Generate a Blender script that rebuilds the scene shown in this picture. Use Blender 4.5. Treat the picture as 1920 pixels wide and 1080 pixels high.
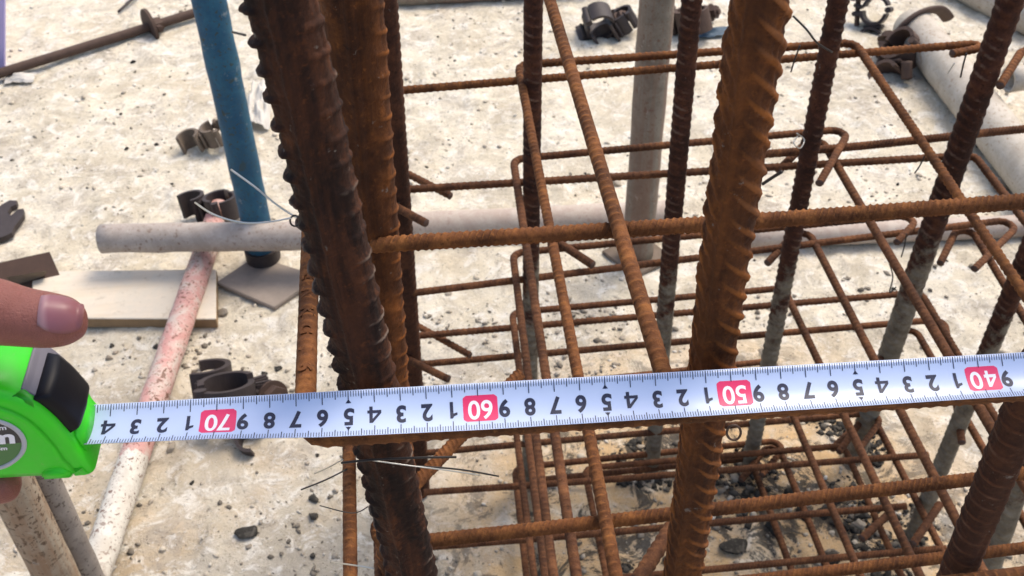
import bpy, bmesh, math, random
import numpy as np
from mathutils import Vector, Matrix
random.seed(7); rng = np.random.default_rng(11)
for o in list(bpy.data.objects): bpy.data.objects.remove(o)
SC = bpy.context.scene; COL = SC.collection
PI = math.pi
# ---------------------------------------------------------------- camera, sky, sun, exposure
CAMH = 1.04; FPX = 2058.0
Vv = np.array([40, 2360, FPX]); Vv /= np.linalg.norm(Vv)
Bv = np.array([-320, -1790, FPX]); Bv -= Vv*Bv.dot(Vv); Bv /= np.linalg.norm(Bv)
Xv = np.cross(Vv, Bv); Xv = Xv if Xv[0] > 0 else -Xv
Rm = np.array([Xv, Bv, -Vv])                                  # camera axes (right, down, forward) to world
cam_d = bpy.data.cameras.new('camera'); cam = bpy.data.objects.new('camera', cam_d); COL.objects.link(cam)
cam_d.sensor_width = 36; cam_d.lens = FPX/1920*36; cam_d.clip_start = 0.02; cam_d.clip_end = 100
r_, d_, f_ = Rm[:, 0], Rm[:, 1], Rm[:, 2]
cam.matrix_world = Matrix(((r_[0], -d_[0], -f_[0], 0), (r_[1], -d_[1], -f_[1], 0), (r_[2], -d_[2], -f_[2], CAMH), (0, 0, 0, 1)))
cam_d.dof.use_dof = True; cam_d.dof.focus_distance = 0.50; cam_d.dof.aperture_fstop = 32
SC.camera = cam
SUN_EL, SUN_AZ = math.radians(58), math.radians(50)            # azimuth measured from +Y towards +X
w = bpy.data.worlds.new('World'); SC.world = w; w.use_nodes = True
nt = w.node_tree; sky = nt.nodes.new('ShaderNodeTexSky'); sky.sky_type = 'NISHITA'; sky.sun_disc = False
sky.sun_elevation = SUN_EL; sky.sun_rotation = SUN_AZ; sky.dust_density = 4.0; sky.air_density = 1.0; sky.ozone_density = 1.0
nt.links.new(sky.outputs[0], nt.nodes['Background'].inputs[0]); nt.nodes['Background'].inputs[1].default_value = 0.15
sd = bpy.data.lights.new('sun', 'SUN'); sd.energy = 1.15; sd.angle = math.radians(22); sd.color = (1, .91, .78)
so = bpy.data.objects.new('sun', sd); COL.objects.link(so)
sdir = Vector((math.sin(SUN_AZ)*math.cos(SUN_EL), math.cos(SUN_AZ)*math.cos(SUN_EL), math.sin(SUN_EL)))
so.location = sdir*5; so.rotation_euler = sdir.to_track_quat('Z', 'Y').to_euler()
SC.view_settings.view_transform = 'Standard'; SC.view_settings.look = 'None'; SC.view_settings.gamma = 1
SC.view_settings.exposure = 0.86

# ---------------------------------------------------------------- helpers
def ray(px, py): return Rm @ (np.array([px-960, py-540, FPX])/FPX)
def G(px, py, z=0.0):                                           # point of the photograph on the level z
    r = ray(px, py); return Vector(r*((CAMH-z)/-r[2]) + np.array([0, 0, CAMH]))
def PY(px, py, Y):                                              # ... on the upright plane at distance Y
    r = ray(px, py); return Vector(r*(Y/r[1]) + np.array([0, 0, CAMH]))
def lvl(h): return CAMH-h
def tag(o, label=None, cat=None, group=None, kind=None):
    if label: o['label'] = label
    if cat: o['category'] = cat
    if group: o['group'] = group
    if kind: o['kind'] = kind
    return o
def empty(name, loc, label, cat, group=None, rot=(0, 0, 0)):
    o = bpy.data.objects.new(name, None); COL.objects.link(o); o.location = loc; o.rotation_euler = rot
    o.empty_display_size = .05
    return tag(o, label, cat, group)
def link(name, me, mat, parent=None, loc=None, smooth=True):
    o = bpy.data.objects.new(name, me); COL.objects.link(o)
    if mat is not None:
        for m in (mat if isinstance(mat, list) else [mat]): me.materials.append(m)
    if parent: o.parent = parent
    if loc is not None: o.location = loc
    if smooth: me.polygons.foreach_set('use_smooth', [True]*len(me.polygons))
    return o
def npmesh(name, V, Fq, attr=None, attrname='rib'):
    me = bpy.data.meshes.new(name)
    V = np.asarray(V, dtype=np.float32); n = len(V); nf = len(Fq); k = Fq.shape[1]
    me.vertices.add(n); me.vertices.foreach_set('co', V.ravel())
    me.loops.add(nf*k); me.loops.foreach_set('vertex_index', Fq.astype(np.int32).ravel())
    me.polygons.add(nf); me.polygons.foreach_set('loop_start', np.arange(0, nf*k, k, dtype=np.int32))
    me.update(calc_edges=True)
    if attr is not None:
        a = me.attributes.new(attrname, 'FLOAT', 'POINT'); a.data.foreach_set('value', np.asarray(attr, dtype=np.float32))
    me.validate()
    return me
def bm_link(name, bm, mat, parent=None, loc=None, smooth=False):
    me = bpy.data.meshes.new(name); bmesh.ops.recalc_face_normals(bm, faces=bm.faces[:]); bm.to_mesh(me); bm.free()
    return link(name, me, mat, parent, loc, smooth)
def box_bm(bm, c, s, rot=None, bevel=0.0):
    M = Matrix.Translation(c) @ (rot.to_4x4() if rot is not None else Matrix.Identity(4)) @ Matrix.Diagonal((s[0], s[1], s[2], 1))
    r = bmesh.ops.create_cube(bm, size=1, matrix=M)
    if bevel: bmesh.ops.bevel(bm, geom=list({e for v in r['verts'] for e in v.link_edges}), offset=bevel, segments=2, affect='EDGES')
def cyl_bm(bm, a, b, r, r2=None, n=20):
    a = Vector(a); b = Vector(b); d = b-a
    M = Matrix.Translation((a+b)/2) @ d.to_track_quat('Z', 'Y').to_matrix().to_4x4()
    bmesh.ops.create_cone(bm, cap_ends=True, segments=n, radius1=r, radius2=r if r2 is None else r2, depth=d.length, matrix=M)

# ---------------------------------------------------------------- materials
class NT:
    def __init__(s, name, rough=.8, metal=0.0, spec=.3):
        s.m = bpy.data.materials.new(name); s.m.use_nodes = True; s.t = s.m.node_tree; s.n = s.t.nodes; s.l = s.t.links
        s.b = s.n['Principled BSDF']; s.b.inputs['Roughness'].default_value = rough; s.b.inputs['Metallic'].default_value = metal
        s.b.inputs['Specular IOR Level'].default_value = spec
        s.tc = s.n.new('ShaderNodeTexCoord'); s.geo = s.n.new('ShaderNodeNewGeometry')
    def noise(s, scale, detail=5, rough=.6, vec='Object', dist=0, stretch=None):
        n = s.n.new('ShaderNodeTexNoise'); n.inputs['Scale'].default_value = scale; n.inputs['Detail'].default_value = detail
        n.inputs['Roughness'].default_value = rough; n.inputs['Distortion'].default_value = dist
        src = s.tc.outputs[vec] if isinstance(vec, str) else vec
        if stretch:
            mp = s.n.new('ShaderNodeMapping'); mp.inputs['Scale'].default_value = stretch; s.l.new(src, mp.inputs[0]); src = mp.outputs[0]
        s.l.new(src, n.inputs['Vector']); return n.outputs['Fac']
    def voro(s, scale, vec='Object', feat='F1', rnd=1.0):
        n = s.n.new('ShaderNodeTexVoronoi'); n.feature = feat; n.inputs['Scale'].default_value = scale; n.inputs['Randomness'].default_value = rnd
        s.l.new(s.tc.outputs[vec], n.inputs['Vector']); return n
    def ramp(s, f, stops):
        n = s.n.new('ShaderNodeValToRGB'); el = n.color_ramp.elements
        while len(el) < len(stops): el.new(.5)
        for e, (p, c) in zip(el, stops): e.position = p; e.color = (c if isinstance(c, tuple) else (c, c, c)) + (1,)
        s.l.new(f, n.inputs[0]); return n.outputs[0]
    def mix(s, f, a, b, mode='MIX'):
        n = s.n.new('ShaderNodeMix'); n.data_type = 'RGBA'; n.blend_type = mode
        for i, v in ((0, f), (6, a), (7, b)):
            if hasattr(v, 'is_output'): s.l.new(v, n.inputs[i])
            else: n.inputs[i].default_value = v if i == 0 else tuple(v)+(1,)
        return n.outputs[2]
    def math(s, op, a, b=0.0):
        n = s.n.new('ShaderNodeMath'); n.operation = op
        for i, v in enumerate((a, b)):
            if hasattr(v, 'is_output'): s.l.new(v, n.inputs[i])
            else: n.inputs[i].default_value = v
        return n.outputs[0]
    def attr(s, name):
        n = s.n.new('ShaderNodeAttribute'); n.attribute_name = name; return n.outputs['Fac']
    def posz(s):
        n = s.n.new('ShaderNodeSeparateXYZ'); s.l.new(s.geo.outputs['Position'], n.inputs[0]); return n.outputs[2]
    def bump(s, h, strength=.5, dist=.001):
        n = s.n.new('ShaderNodeBump'); n.inputs['Strength'].default_value = strength; n.inputs['Distance'].default_value = dist
        s.l.new(h, n.inputs['Height']); s.l.new(n.outputs[0], s.b.inputs['Normal'])
    def color(s, c):
        if hasattr(c, 'is_output'): s.l.new(c, s.b.inputs['Base Color'])
        else: s.b.inputs['Base Color'].default_value = tuple(c)+(1,)
        return s.m
def rust(name, dark, mid, bright, cement=None, worn=0.0, sc=1.0, streak=0.0, crest=0.0, blot=0.0):
    t = NT(name, .85, 0, .25)
    c = t.ramp(t.noise(70*sc, 8, .72), [(.30, dark), (.52, mid), (.72, bright)])
    c2 = t.ramp(t.noise(16*sc, 4, .6), [(.35, .55), (.65, 1.15)])
    c = t.mix(1.0, c, c2, 'MULTIPLY')
    sp = t.ramp(t.noise(330*sc, 3, .6), [(.60, 0.0), (.72, 1.0)])
    c = t.mix(t.math('MULTIPLY', sp, .55), c, bright)
    dk = t.ramp(t.noise(210*sc, 4, .7), [(.32, 1.0), (.44, 0.0)])
    c = t.mix(t.math('MULTIPLY', dk, .7), c, tuple(.45*v for v in dark))
    if streak:
        s1_ = t.ramp(t.noise(95, 6, .7, stretch=(1, 1, .05)), [(.40, 0.0), (.60, 1.0)])
        c = t.mix(t.math('MULTIPLY', s1_, streak), c, tuple(.55*a+.45*b for a, b in zip(mid, bright)))
        s2_ = t.ramp(t.noise(140, 6, .7, stretch=(1.1, 1, .04)), [(.52, 0.0), (.62, 1.0)])
        c = t.mix(t.math('MULTIPLY', s2_, streak*.8), c, dark)
    if blot: c = t.mix(t.math('MULTIPLY', t.ramp(t.noise(26, 7, .75, dist=.8, stretch=(1, 1, .45)), [(.46, 0.0), (.58, 1.0)]), blot), c, tuple(.7*v for v in dark))
    if crest:
        c = t.mix(t.math('MULTIPLY', t.math('MULTIPLY', t.ramp(t.attr('rib'), [(.45, 0.0), (.85, 1.0)]), t.ramp(t.noise(60, 4, .6), [(.35, .2), (.6, 1.0)])), crest), c, tuple(min(1, 1.25*v) for v in bright))
    if worn:
        rb = t.ramp(t.attr('rib'), [(.55, 0.0), (.95, 1.0)])
        nm = t.ramp(t.noise(45, 4, .6), [(.50, 0.0), (.62, 1.0)])
        c = t.mix(t.math('MULTIPLY', t.math('MULTIPLY', rb, nm), worn), c, (.23, .17, .13))
        grn = t.ramp(t.noise(130, 5, .7, 'Object'), [(.655, 0.0), (.70, 1.0)])
        c = t.mix(t.math('MULTIPLY', grn, .7), c, (.20, .17, .14))
    if cement:
        z = t.math('ADD', t.posz(), t.math('MULTIPLY', t.math('SUBTRACT', t.noise(22, 6, .7), .5), .62))
        f = t.ramp(z, [(max(0, cement-.03), 1.0), (cement+.04, 0.0)])
        cc = t.ramp(t.noise(60, 6, .7), [(.3, (.10, .08, .055)), (.55, (.21, .18, .13)), (.75, (.30, .27, .21))])
        c = t.mix(f, c, cc)
    t.bump(t.noise(420*sc, 6, .7), .55, .0011)
    return t.color(c)
M_BAR = rust('dark_rust', (.010, .005, .004), (.034, .013, .008), (.18, .056, .015), None, .75, streak=.5, blot=.8)
M_BARB = rust('back_bar_rust', (.024, .010, .007), (.062, .023, .013), (.125, .046, .020), .27, .5, crest=.35)
M_BAR2 = rust('orange_bar_rust', (.028, .010, .005), (.100, .033, .010), (.28, .092, .018), None, .15, streak=.45, crest=.7, blot=.5)
M_BAR3 = rust('brown_bar_rust', (.022, .010, .007), (.060, .023, .012), (.13, .048, .020), None, .2, streak=.3, crest=.5)
M_STIR = rust('stirrup_rust', (.060, .023, .011), (.125, .050, .021), (.23, .095, .036), None, 0, 1.2, crest=.3)
M_STIR2 = rust('stirrup_rust_orange', (.078, .028, .010), (.155, .057, .018), (.30, .118, .032), None, 0, 1.2, crest=.5)
M_CUT = NT('cut_end', .7).color((.10, .06, .045))

def paint_pipe(name, base, under, rustc, amount=.5, second=None, split=None, soft=.01, axis=2, sc=1.0, stain=None, streak=0.0):
    t = NT(name, .66, 0, .3)
    c = t.mix(t.ramp(t.noise(26*sc, 8, .75, dist=.6), [(.42, 0.0), (.60, 1.0)]), base, under)
    if second:
        n = t.n.new('ShaderNodeSeparateXYZ'); t.l.new(t.tc.outputs['Object'], n.inputs[0])
        zz = t.math('ADD', n.outputs[axis], t.math('MULTIPLY', t.math('SUBTRACT', t.noise(30, 4, .6), .5), .06))
        cs = t.mix(t.ramp(t.noise(30, 8, .75, dist=.8), [(.44, 0.0), (.60, 1.0)]), second[0], second[1])
        f = t.math('GREATER_THAN', zz, split); c = t.mix(f, c, cs)
    st = stain or tuple(.5*a+.5*b for a, b in zip(rustc, under))
    c = t.mix(t.math('MULTIPLY', t.ramp(t.noise(11*sc, 6, .7, stretch=(1, 1, .3)), [(.48, 0.0), (.68, 1.0)]), .25+.6*amount), c, st)
    if streak: c = t.mix(t.math('MULTIPLY', t.ramp(t.noise(70, 5, .7, stretch=(1, 1, .045)), [(.42, 0.0), (.62, 1.0)]), streak), c, st)
    den = t.ramp(t.noise(9, 3, .5), [(.32, .15), (.52, 1.0)])
    for scale, th, k in ((70, .668, .85), (165, .652, .95), (330, .650, .9)):
        sp = t.ramp(t.noise(scale*sc, 2.5, .5, dist=.5), [(th-.05*amount, 0.0), (th+.022-.05*amount, 1.0)])
        c = t.mix(t.math('MULTIPLY', t.math('MULTIPLY', sp, den), k), c, rustc)
    c = t.mix(t.ramp(t.noise(48, 7, .8), [(.60, 0.0), (.72, .5)]), c, (.68, .63, .55))
    t.bump(t.noise(160, 6, .7), .4, .0012)
    return t.color(c)
M_BLUE = paint_pipe('blue_paint', (.014, .075, .145), (.022, .11, .185), (.045, .055, .04), .15, stain=(.03, .085, .10), streak=.25)
M_GREYP = paint_pipe('grey_prop_paint', (.24, .215, .17), (.16, .14, .11), (.17, .10, .07), .25, stain=(.20, .12, .085), streak=.7)
M_PIPE = paint_pipe('dusty_pipe', (.33, .28, .235), (.43, .37, .32), (.22, .15, .11), .05, stain=(.30, .20, .15))
M_PIPE2 = paint_pipe('dusty_pink_pipe', (.39, .31, .25), (.47, .40, .33), (.34, .25, .20), .05, stain=(.38, .27, .22))
M_RED = paint_pipe('red_white_pipe', (.52, .48, .40), (.66, .62, .53), (.13, .05, .026), .62, ((.50, .26, .225), (.52, .43, .36)), .33, stain=(.44, .33, .23))
M_CREAMP = paint_pipe('cream_rusty_pipe', (.34, .27, .19), (.42, .36, .27), (.08, .04, .02), .75, stain=(.27, .115, .04), streak=.5)
M_GREY2 = paint_pipe('greyish_pipe', (.25, .215, .185), (.32, .28, .24), (.07, .05, .035), .5, stain=(.20, .17, .14))
M_BIGP = paint_pipe('white_big_pipe', (.40, .35, .28), (.50, .45, .37), (.30, .22, .16), .15, stain=(.38, .31, .24))
M_BORE = NT('dark_bore', .95).color((.05, .042, .035))
def plain(name, c, rough=.6, nz=60, var=.35, metal=0, bump=.3, spec=.35):
    t = NT(name, rough, metal, spec)
    col = t.mix(t.noise(nz, 6, .7), tuple(v*(1-var) for v in c), tuple(min(1, v*(1+var)) for v in c))
    if bump: t.bump(t.noise(nz*3, 5, .7), bump, .001)
    return t.color(col)
M_CAST = plain('dark_cast_iron', (.040, .030, .028), .6, 70, .5)
M_CASTB = plain('rusty_brown_iron', (.075, .045, .032), .75, 60, .5)
M_CASTP = plain('dusty_clamp_iron', (.15, .115, .085), .85, 60, .5)
M_RUSTPL = plain('rusty_plate', (.055, .030, .020), .8, 30, .5)
M_PLATE = plain('dusty_base_plate', (.25, .205, .165), .8, 40, .35)
M_WOOD = None
t = NT('pale_plank_wood', .8, 0, .2)
g = t.noise(40, 6, .65, stretch=(.10, 1.6, 1.6)); c = t.ramp(g, [(.3, (.58, .48, .35)), (.6, (.68, .58, .45)), (.8, (.60, .48, .35))])
c = t.mix(t.ramp(t.noise(18, 8, .75), [(.40, 0.0), (.6, .9)]), c, (.58, .52, .42)); c = t.mix(t.ramp(t.noise(60, 7, .8), [(.56, 0.0), (.68, .6)]), c, (.36, .29, .20)); t.bump(g, .3, .001); M_WOOD = t.color(c)
M_WOODE = plain('plank_edge', (.26, .17, .09), .85, 40, .5)
M_WIRE = NT('bright_wire', .3, .9, .5).color((.55, .54, .50))
M_WIRED = NT('dark_wire', .5, .4, .4).color((.035, .03, .028))
M_PLASTIC = NT('white_plastic', .5, 0, .4).color((.52, .49, .43))
M_LAV = plain('lavender_board', (.42, .36, .62), .6, 20, .08, 0, 0)

# ---------------------------------------------------------------- ground
def vnoise(x, y, sc, seed):
    r = np.random.default_rng(seed); T = r.random((256, 256))
    u = x*sc; v = y*sc; i = np.floor(u).astype(int); j = np.floor(v).astype(int); a = u-i; b = v-j
    a = a*a*(3-2*a); b = b*b*(3-2*b); q = lambda p, s: T[p % 256, s % 256]
    return (q(i, j)*(1-a)+q(i+1, j)*a)*(1-b)+(q(i, j+1)*(1-a)+q(i+1, j+1)*a)*b
def gz(x, y):
    x = np.asarray(x, float); y = np.asarray(y, float)
    return (.005*(vnoise(x, y, 5, 1)-.5)+.005*(vnoise(x, y, 17, 2)-.5)+.0035*(vnoise(x, y, 45, 3)-.5)+.002*(vnoise(x, y, 110, 4)-.5)
            + .008*np.clip(vnoise(x, y, 26, 9)-.72, 0, 1)*3+.003*np.clip(vnoise(x, y, 60, 12)-.7, 0, 1)*3)
xs = np.concatenate([np.linspace(-9, -1.3, 14)[:-1], np.arange(-1.3, 1.75, .0075), np.linspace(1.75, 9, 14)])
ys = np.concatenate([np.linspace(-4, .45, 12)[:-1], np.arange(.45, 3.0, .0085), np.linspace(3.0, 14, 16)])
XX, YY = np.meshgrid(xs, ys); ZZ = gz(XX, YY); ny, nx = XX.shape
idx = np.arange(nx*ny).reshape(ny, nx)
Fq = np.stack([idx[:-1, :-1], idx[:-1, 1:], idx[1:, 1:], idx[1:, :-1]], -1).reshape(-1, 4)
me = npmesh('ground', np.stack([XX, YY, ZZ], -1).reshape(-1, 3), Fq)
t = NT('dusty_ground', .92, 0, .15)
base = t.ramp(t.noise(9, 9, .72, dist=.5), [(.30, (.45, .385, .29)), (.45, (.60, .53, .395)), (.56, (.71, .64, .50)), (.75, (.60, .54, .44))])
wood = t.ramp(t.noise(30, 6, .65, stretch=(.15, 1.5, 1)), [(.3, (.46, .32, .17)), (.6, (.60, .44, .26)), (.8, (.52, .38, .23))])
wm = t.ramp(t.noise(3.1, 6, .66), [(.50, 0.0), (.60, .85)])
sx = t.n.new('ShaderNodeSeparateXYZ'); t.l.new(t.tc.outputs['Object'], sx.inputs[0])
ny_ = t.math('ADD', sx.outputs[1], t.math('MULTIPLY', t.noise(5, 4, .6), .3))
near = t.ramp(t.math('DIVIDE', ny_, 2.0), [(.46, 1.0), (.62, 0.0)])
base = t.mix(t.math('MULTIPLY', near, .45), base, (.41, .35, .265))
base = t.mix(t.math('MULTIPLY', wm, t.math('ADD', t.math('MULTIPLY', near, .6), .12)), base, wood)
rb_ = t.n.new('ShaderNodeVectorMath'); rb_.operation = 'DISTANCE'; t.l.new(t.tc.outputs['Object'], rb_.inputs[0]); rb_.inputs[1].default_value = (.30, .70, 0)
ply = t.math('MULTIPLY', t.ramp(rb_.outputs['Value'], [(.22, 1.0), (.40, 0.0)]), t.ramp(t.noise(12, 5, .6), [(.38, .2), (.50, 1.0)]))
dirt = t.ramp(t.noise(4.5, 4, .6), [(.38, .2), (.52, 1.0)])
for sc_, lo_, hi_, k_, col_ in ((8, .50, .60, .5, (.42, .37, .30)), (22, .52, .62, .65, (.36, .31, .25)), (60, .55, .66, .75, (.27, .23, .175)), (130, .58, .68, .8, (.20, .17, .13))):
    base = t.mix(t.math('MULTIPLY', t.math('MULTIPLY', t.ramp(t.noise(sc_, 7, .75, dist=.7), [(lo_, 0.0), (hi_, 1.0)]), dirt), k_), base, col_)
w1 = t.ramp(t.noise(34, 8, .78, dist=.6), [(.51, 0.0), (.60, .8)]); base = t.mix(w1, base, (.76, .72, .63))
w2 = t.ramp(t.noise(95, 6, .75), [(.60, 0.0), (.68, .7)]); base = t.mix(w2, base, (.76, .73, .66))
base = t.mix(t.math('MULTIPLY', t.math('MULTIPLY', ply, t.ramp(t.noise(28, 8, .75, dist=.6), [(.45, 1.0), (.68, .35)])), 1.0), base, t.mix(.6, wood, (.60, .40, .20)))
s1 = t.ramp(t.noise(240, 3, .6), [(.645, 0.0), (.68, .8)]); base = t.mix(s1, base, (.13, .11, .085))
soil = t.math('MULTIPLY', t.ramp(rb_.outputs['Value'], [(.20, 1.0), (.44, 0.0)]), t.ramp(t.noise(17, 9, .8, dist=.9), [(.515, 0.0), (.55, 1.0)]))
base = t.mix(t.math('MULTIPLY', soil, .9), base, t.ramp(t.noise(150, 5, .8), [(.35, (.025, .025, .023)), (.6, (.075, .072, .064)), (.75, (.22, .21, .18))]))
bh = t.math('ADD', t.noise(120, 8, .8), t.math('MULTIPLY', t.noise(34, 8, .78, dist=.6), 1.4)); t.bump(bh, .75, .0045)
grd = link('ground', me, t.color(base)); tag(grd, kind='structure')

def ico():
    bm = bmesh.new(); bmesh.ops.create_icosphere(bm, subdivisions=1, radius=1)
    V = np.array([v.co[:] for v in bm.verts]); Fc = np.array([[v.index for v in f.verts] for f in bm.faces]); bm.free(); return V, Fc
IV, IF = ico()
def ico2():
    bm = bmesh.new(); bmesh.ops.create_icosphere(bm, subdivisions=3, radius=1)
    V = np.array([v.co[:] for v in bm.verts]); Fc = np.array([[v.index for v in f.verts] for f in bm.faces]); bm.free(); return V, Fc
IV2, IF2 = ico2()
def rocks(name, P, R, mat, label=None):
    n = len(P); J = 1+rng.uniform(-.55, .55, (n, 12, 3)); S = rng.uniform(.6, 1.4, (n, 1, 3)); S[:, :, 2] *= .65
    a = rng.uniform(0, 2*PI, n); ca, sa = np.cos(a), np.sin(a); Q = IV[None]*J*S*R[:, None, None]
    q = Q.copy(); q[..., 0] = Q[..., 0]*ca[:, None]-Q[..., 1]*sa[:, None]; q[..., 1] = Q[..., 0]*sa[:, None]+Q[..., 1]*ca[:, None]
    q += P[:, None, :]; Fa = (IF[None]+12*np.arange(n)[:, None, None]).reshape(-1, 3)
    tone = np.repeat(rng.random(n), 12)
    o = link(name, npmesh(name, q.reshape(-1, 3), Fa, tone, 'tone'), mat, smooth=False)
    return tag(o, label, kind='stuff')
def stone(name, a, b, c_):
    t = NT(name, .95, 0, .15); t.bump(t.noise(260, 5, .7), .6, .002)
    return t.color(t.mix(t.ramp(t.noise(150, 4, .7), [(.5, 0.0), (.8, .35)]), t.ramp(t.attr('tone'), [(0, a), (.6, b), (1, c_)]), (.35, .31, .26)))
M_PALE = stone('pale_crumb', (.56, .49, .38), (.40, .34, .26), (.68, .63, .54))
M_DARK = stone('dark_crumb', (.020, .019, .017), (.045, .041, .034), (.10, .088, .070))
M_GREYS = stone('grey_gravel', (.13, .112, .088), (.27, .23, .175), (.48, .42, .33))
def scatter(n, x0, x1, y0, y1, thr=None, sc=9, seed=5):
    x = rng.uniform(x0, x1, n*3); y = rng.uniform(y0, y1, n*3)
    if thr is not None:
        k = vnoise(x, y, sc, seed)*.6+vnoise(x, y, sc*2.7, seed+1)*.4 > thr; x, y = x[k], y[k]
    x, y = x[:n], y[:n]; return x, y
def put(name, n, ext, r0, r1, mat, thr=None, sc=9, seed=5, label=None, pw=2.5):
    x, y = scatter(n, *ext, thr, sc, seed); R = r0+(r1-r0)*rng.random(len(x))**pw
    return rocks(name, np.stack([x, y, gz(x, y)+R*.25], -1), R, mat, label)
put('pale_crumbs', 14000, (-1.2, 1.7, .5, 2.9), .0008, .0045, M_PALE, .46, 8, 21, 'pale dust crumbs and mortar chips strewn over the ground', 5.5)
put('brown_crumbs', 4000, (-1.2, 1.7, .5, 2.9), .0006, .0040, M_GREYS, .54, 7, 31, 'small brownish crumbs scattered over the pale ground', 6)
put('dark_crumbs', 900, (-1.2, 1.7, .5, 2.9), .0007, .0048, M_DARK, .54, 5, 35, 'small dark crumbs scattered over the pale ground', 4)
put('dark_rubble', 6000, (.13, .60, .56, .90), .0005, .0058, M_DARK, .615, 17, 41, 'dark rubble and soil crumbs lying inside the rebar cage', 6)
put('grey_gravel', 2600, (.10, .85, .56, 1.15), .0006, .0055, M_GREYS, .54, 10, 51, 'grey gravel and mortar bits around the cage foot', 6)
put('grey_crumbs', 1300, (-.45, .10, .62, 1.15), .0006, .0046, M_GREYS, .52, 10, 61, 'grey mortar bits on the dusty ground left of the cage', 5)
def lump(px, py, rpx, label, mat=None, flat=.7, el=1.0, ang=0.0):
    p = G(px, py); Zc = (Vector((0, 0, CAMH))-p).length; R = rpx/FPX*Zc
    V = IV2.copy(); nz = np.random.default_rng(int(px*7+py))
    for k in range(26):
        d = nz.normal(size=3); d /= np.linalg.norm(d); m = nz.uniform(.42, .9); s = V@d; V = np.where((s > m)[:, None], V-(s-m)[:, None]*d*.9, V)
    V = V*(1+.32*(vnoise(V[:, 0]*1.3+V[:, 2]+9, V[:, 1]*1.3+V[:, 2]*.7+5, 2.3, int(px) % 97)-.5)[:, None]+nz.uniform(-.045, .045, (len(V), 1))); V = V*np.array([el, 1, flat])*R
    ca, sa = math.cos(ang), math.sin(ang); V = V@np.array([[ca, sa, 0], [-sa, ca, 0], [0, 0, 1]])
    o = link('mortar_lump', npmesh('mortar_lump', V, IF2, np.full(len(V), .35+.5*nz.random()), 'tone'), mat or M_DARK, loc=(p.x, p.y, float(gz(p.x, p.y))+R*flat*.30), smooth=False)
    return tag(o, label, 'lump', 'loose lumps lying on the ground')
lump(588, 938, 14, 'dark grey lump left of the cage foot, larger one right of a white chip')
lump(590, 972, 12, 'dark lump just below the larger one beside the left bar bundle')
lump(460, 1002, 19, 'long dark lump low on the ground, left of the cage', el=1.4, ang=.2, flat=.5)
lump(322, 842, 11, 'elongated grey stone beside the rusty white pipe, under the tape', M_GREYS, el=1.6, ang=1.1)
lump(497, 702, 9, 'small dark stone above the tape, left of the pair beside the orange leg')
lump(520, 690, 9, 'small dark stone above the tape, right of the pair beside the orange leg')
lump(1545, 965, 21, 'black round lump on the plywood between two stirrup legs', flat=.6)
lump(1478, 930, 17, 'black lump behind the ribbed tie at the cage foot')
lump(1450, 990, 22, 'dark crumbly lump in the middle of the cage floor', el=1.1, ang=1.5)
lump(1375, 1030, 22, 'wide dark lump beside the front bar at the bottom of the cage', el=1.5)
lump(1402, 992, 10, 'small round dark lump alone on the tan plywood')
lump(1610, 985, 15, 'grey jagged stone beside a cut hook at the cage foot', M_GREYS)
lump(1655, 1000, 17, 'grey stone cluster left of the cemented back bar', M_GREYS)
lump(1155, 345, 15, 'bluish grey lump at the foot side of the grey prop', M_GREYS)
lump(590, 590, 10, 'brownish stone under the edge of the base plate')
lump(420, 590, 12, 'grey stone between the pink pipe and the base plate', M_GREYS)
lump(630, 925, 8, 'small white chip beside the dark grey lump left of the cage', M_PALE, flat=.9)
lump(1880, 350, 24, 'pale grey stone in front of the big white pipe', M_GREYS, el=1.2)
lump(210, 650, 7, 'small dark stone between thumb and pink pipe')
lump(292, 648, 8, 'small dark stone close to the left side of the pink pipe')
lump(205, 672, 8, 'small grey stone just above the tape measure', M_GREYS)
lump(1560, 1050, 20, 'dark lump at the lower edge between the stirrup legs', el=1.3)

# ---------------------------------------------------------------- pipes
def tube(name, a, b, r, mat, parent=None, wall=.0035, n=40, dents=.0006, open_ends=True, loc=None):
    a = Vector(a); b = Vector(b); d = (b-a); L = d.length; q = d.to_track_quat('Z', 'Y').to_matrix()
    segs = max(4, int(L/.02)); V = []; ph = np.linspace(0, 2*PI, n, endpoint=False)
    nz = np.random.default_rng(int(abs(a.x*999)+abs(b.y*777))+3)
    amp = nz.normal(0, dents, (segs+1, 4))
    for k in range(segs+1):
        rr = r+amp[k, 0]*np.cos(2*ph+k*.35)*.6+amp[k, 1]*np.cos(3*ph)*.5
        V.append(np.stack([rr*np.cos(ph), rr*np.sin(ph), np.full(n, L*k/segs)], -1))
    last = segs+1
    if open_ends:                                               # inner wall at both ends
        for z, s in ((L, -1), (0, 1)):
            V.append(np.stack([(r-wall)*np.cos(ph), (r-wall)*np.sin(ph), np.full(n, z)], -1))
            V.append(np.stack([(r-wall)*np.cos(ph), (r-wall)*np.sin(ph), np.full(n, z+s*min(.12, L*.4))], -1))
    V = np.concatenate(V); F_ = []; i = np.arange(n); j = (i+1) % n
    def strip(k0, k1): F_.append(np.stack([k0*n+i, k0*n+j, k1*n+j, k1*n+i], -1))
    for k in range(segs): strip(k, k+1)
    if open_ends: strip(segs, last); strip(last, last+1); strip(last+2, 0); strip(last+3, last+2)
    me = npmesh(name, V, np.concatenate(F_)); o = link(name, me, mat, parent)
    M = Matrix.Translation(a) @ q.to_4x4()
    if parent: o.matrix_local = parent.matrix_world.inverted() @ M if False else Matrix.Translation(a-parent.location) @ q.to_4x4()
    else: o.matrix_world = M
    return o
def axis_pipe(name, p0, p1, ext0, ext1, r, mat, label, cat='pipe', group='scaffold pipes on the ground', parent=None):
    d = (p1-p0).normalized(); return tag(tube(name, p0-d*ext0, p1+d*ext1, r, mat, parent), label, cat, group)
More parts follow.
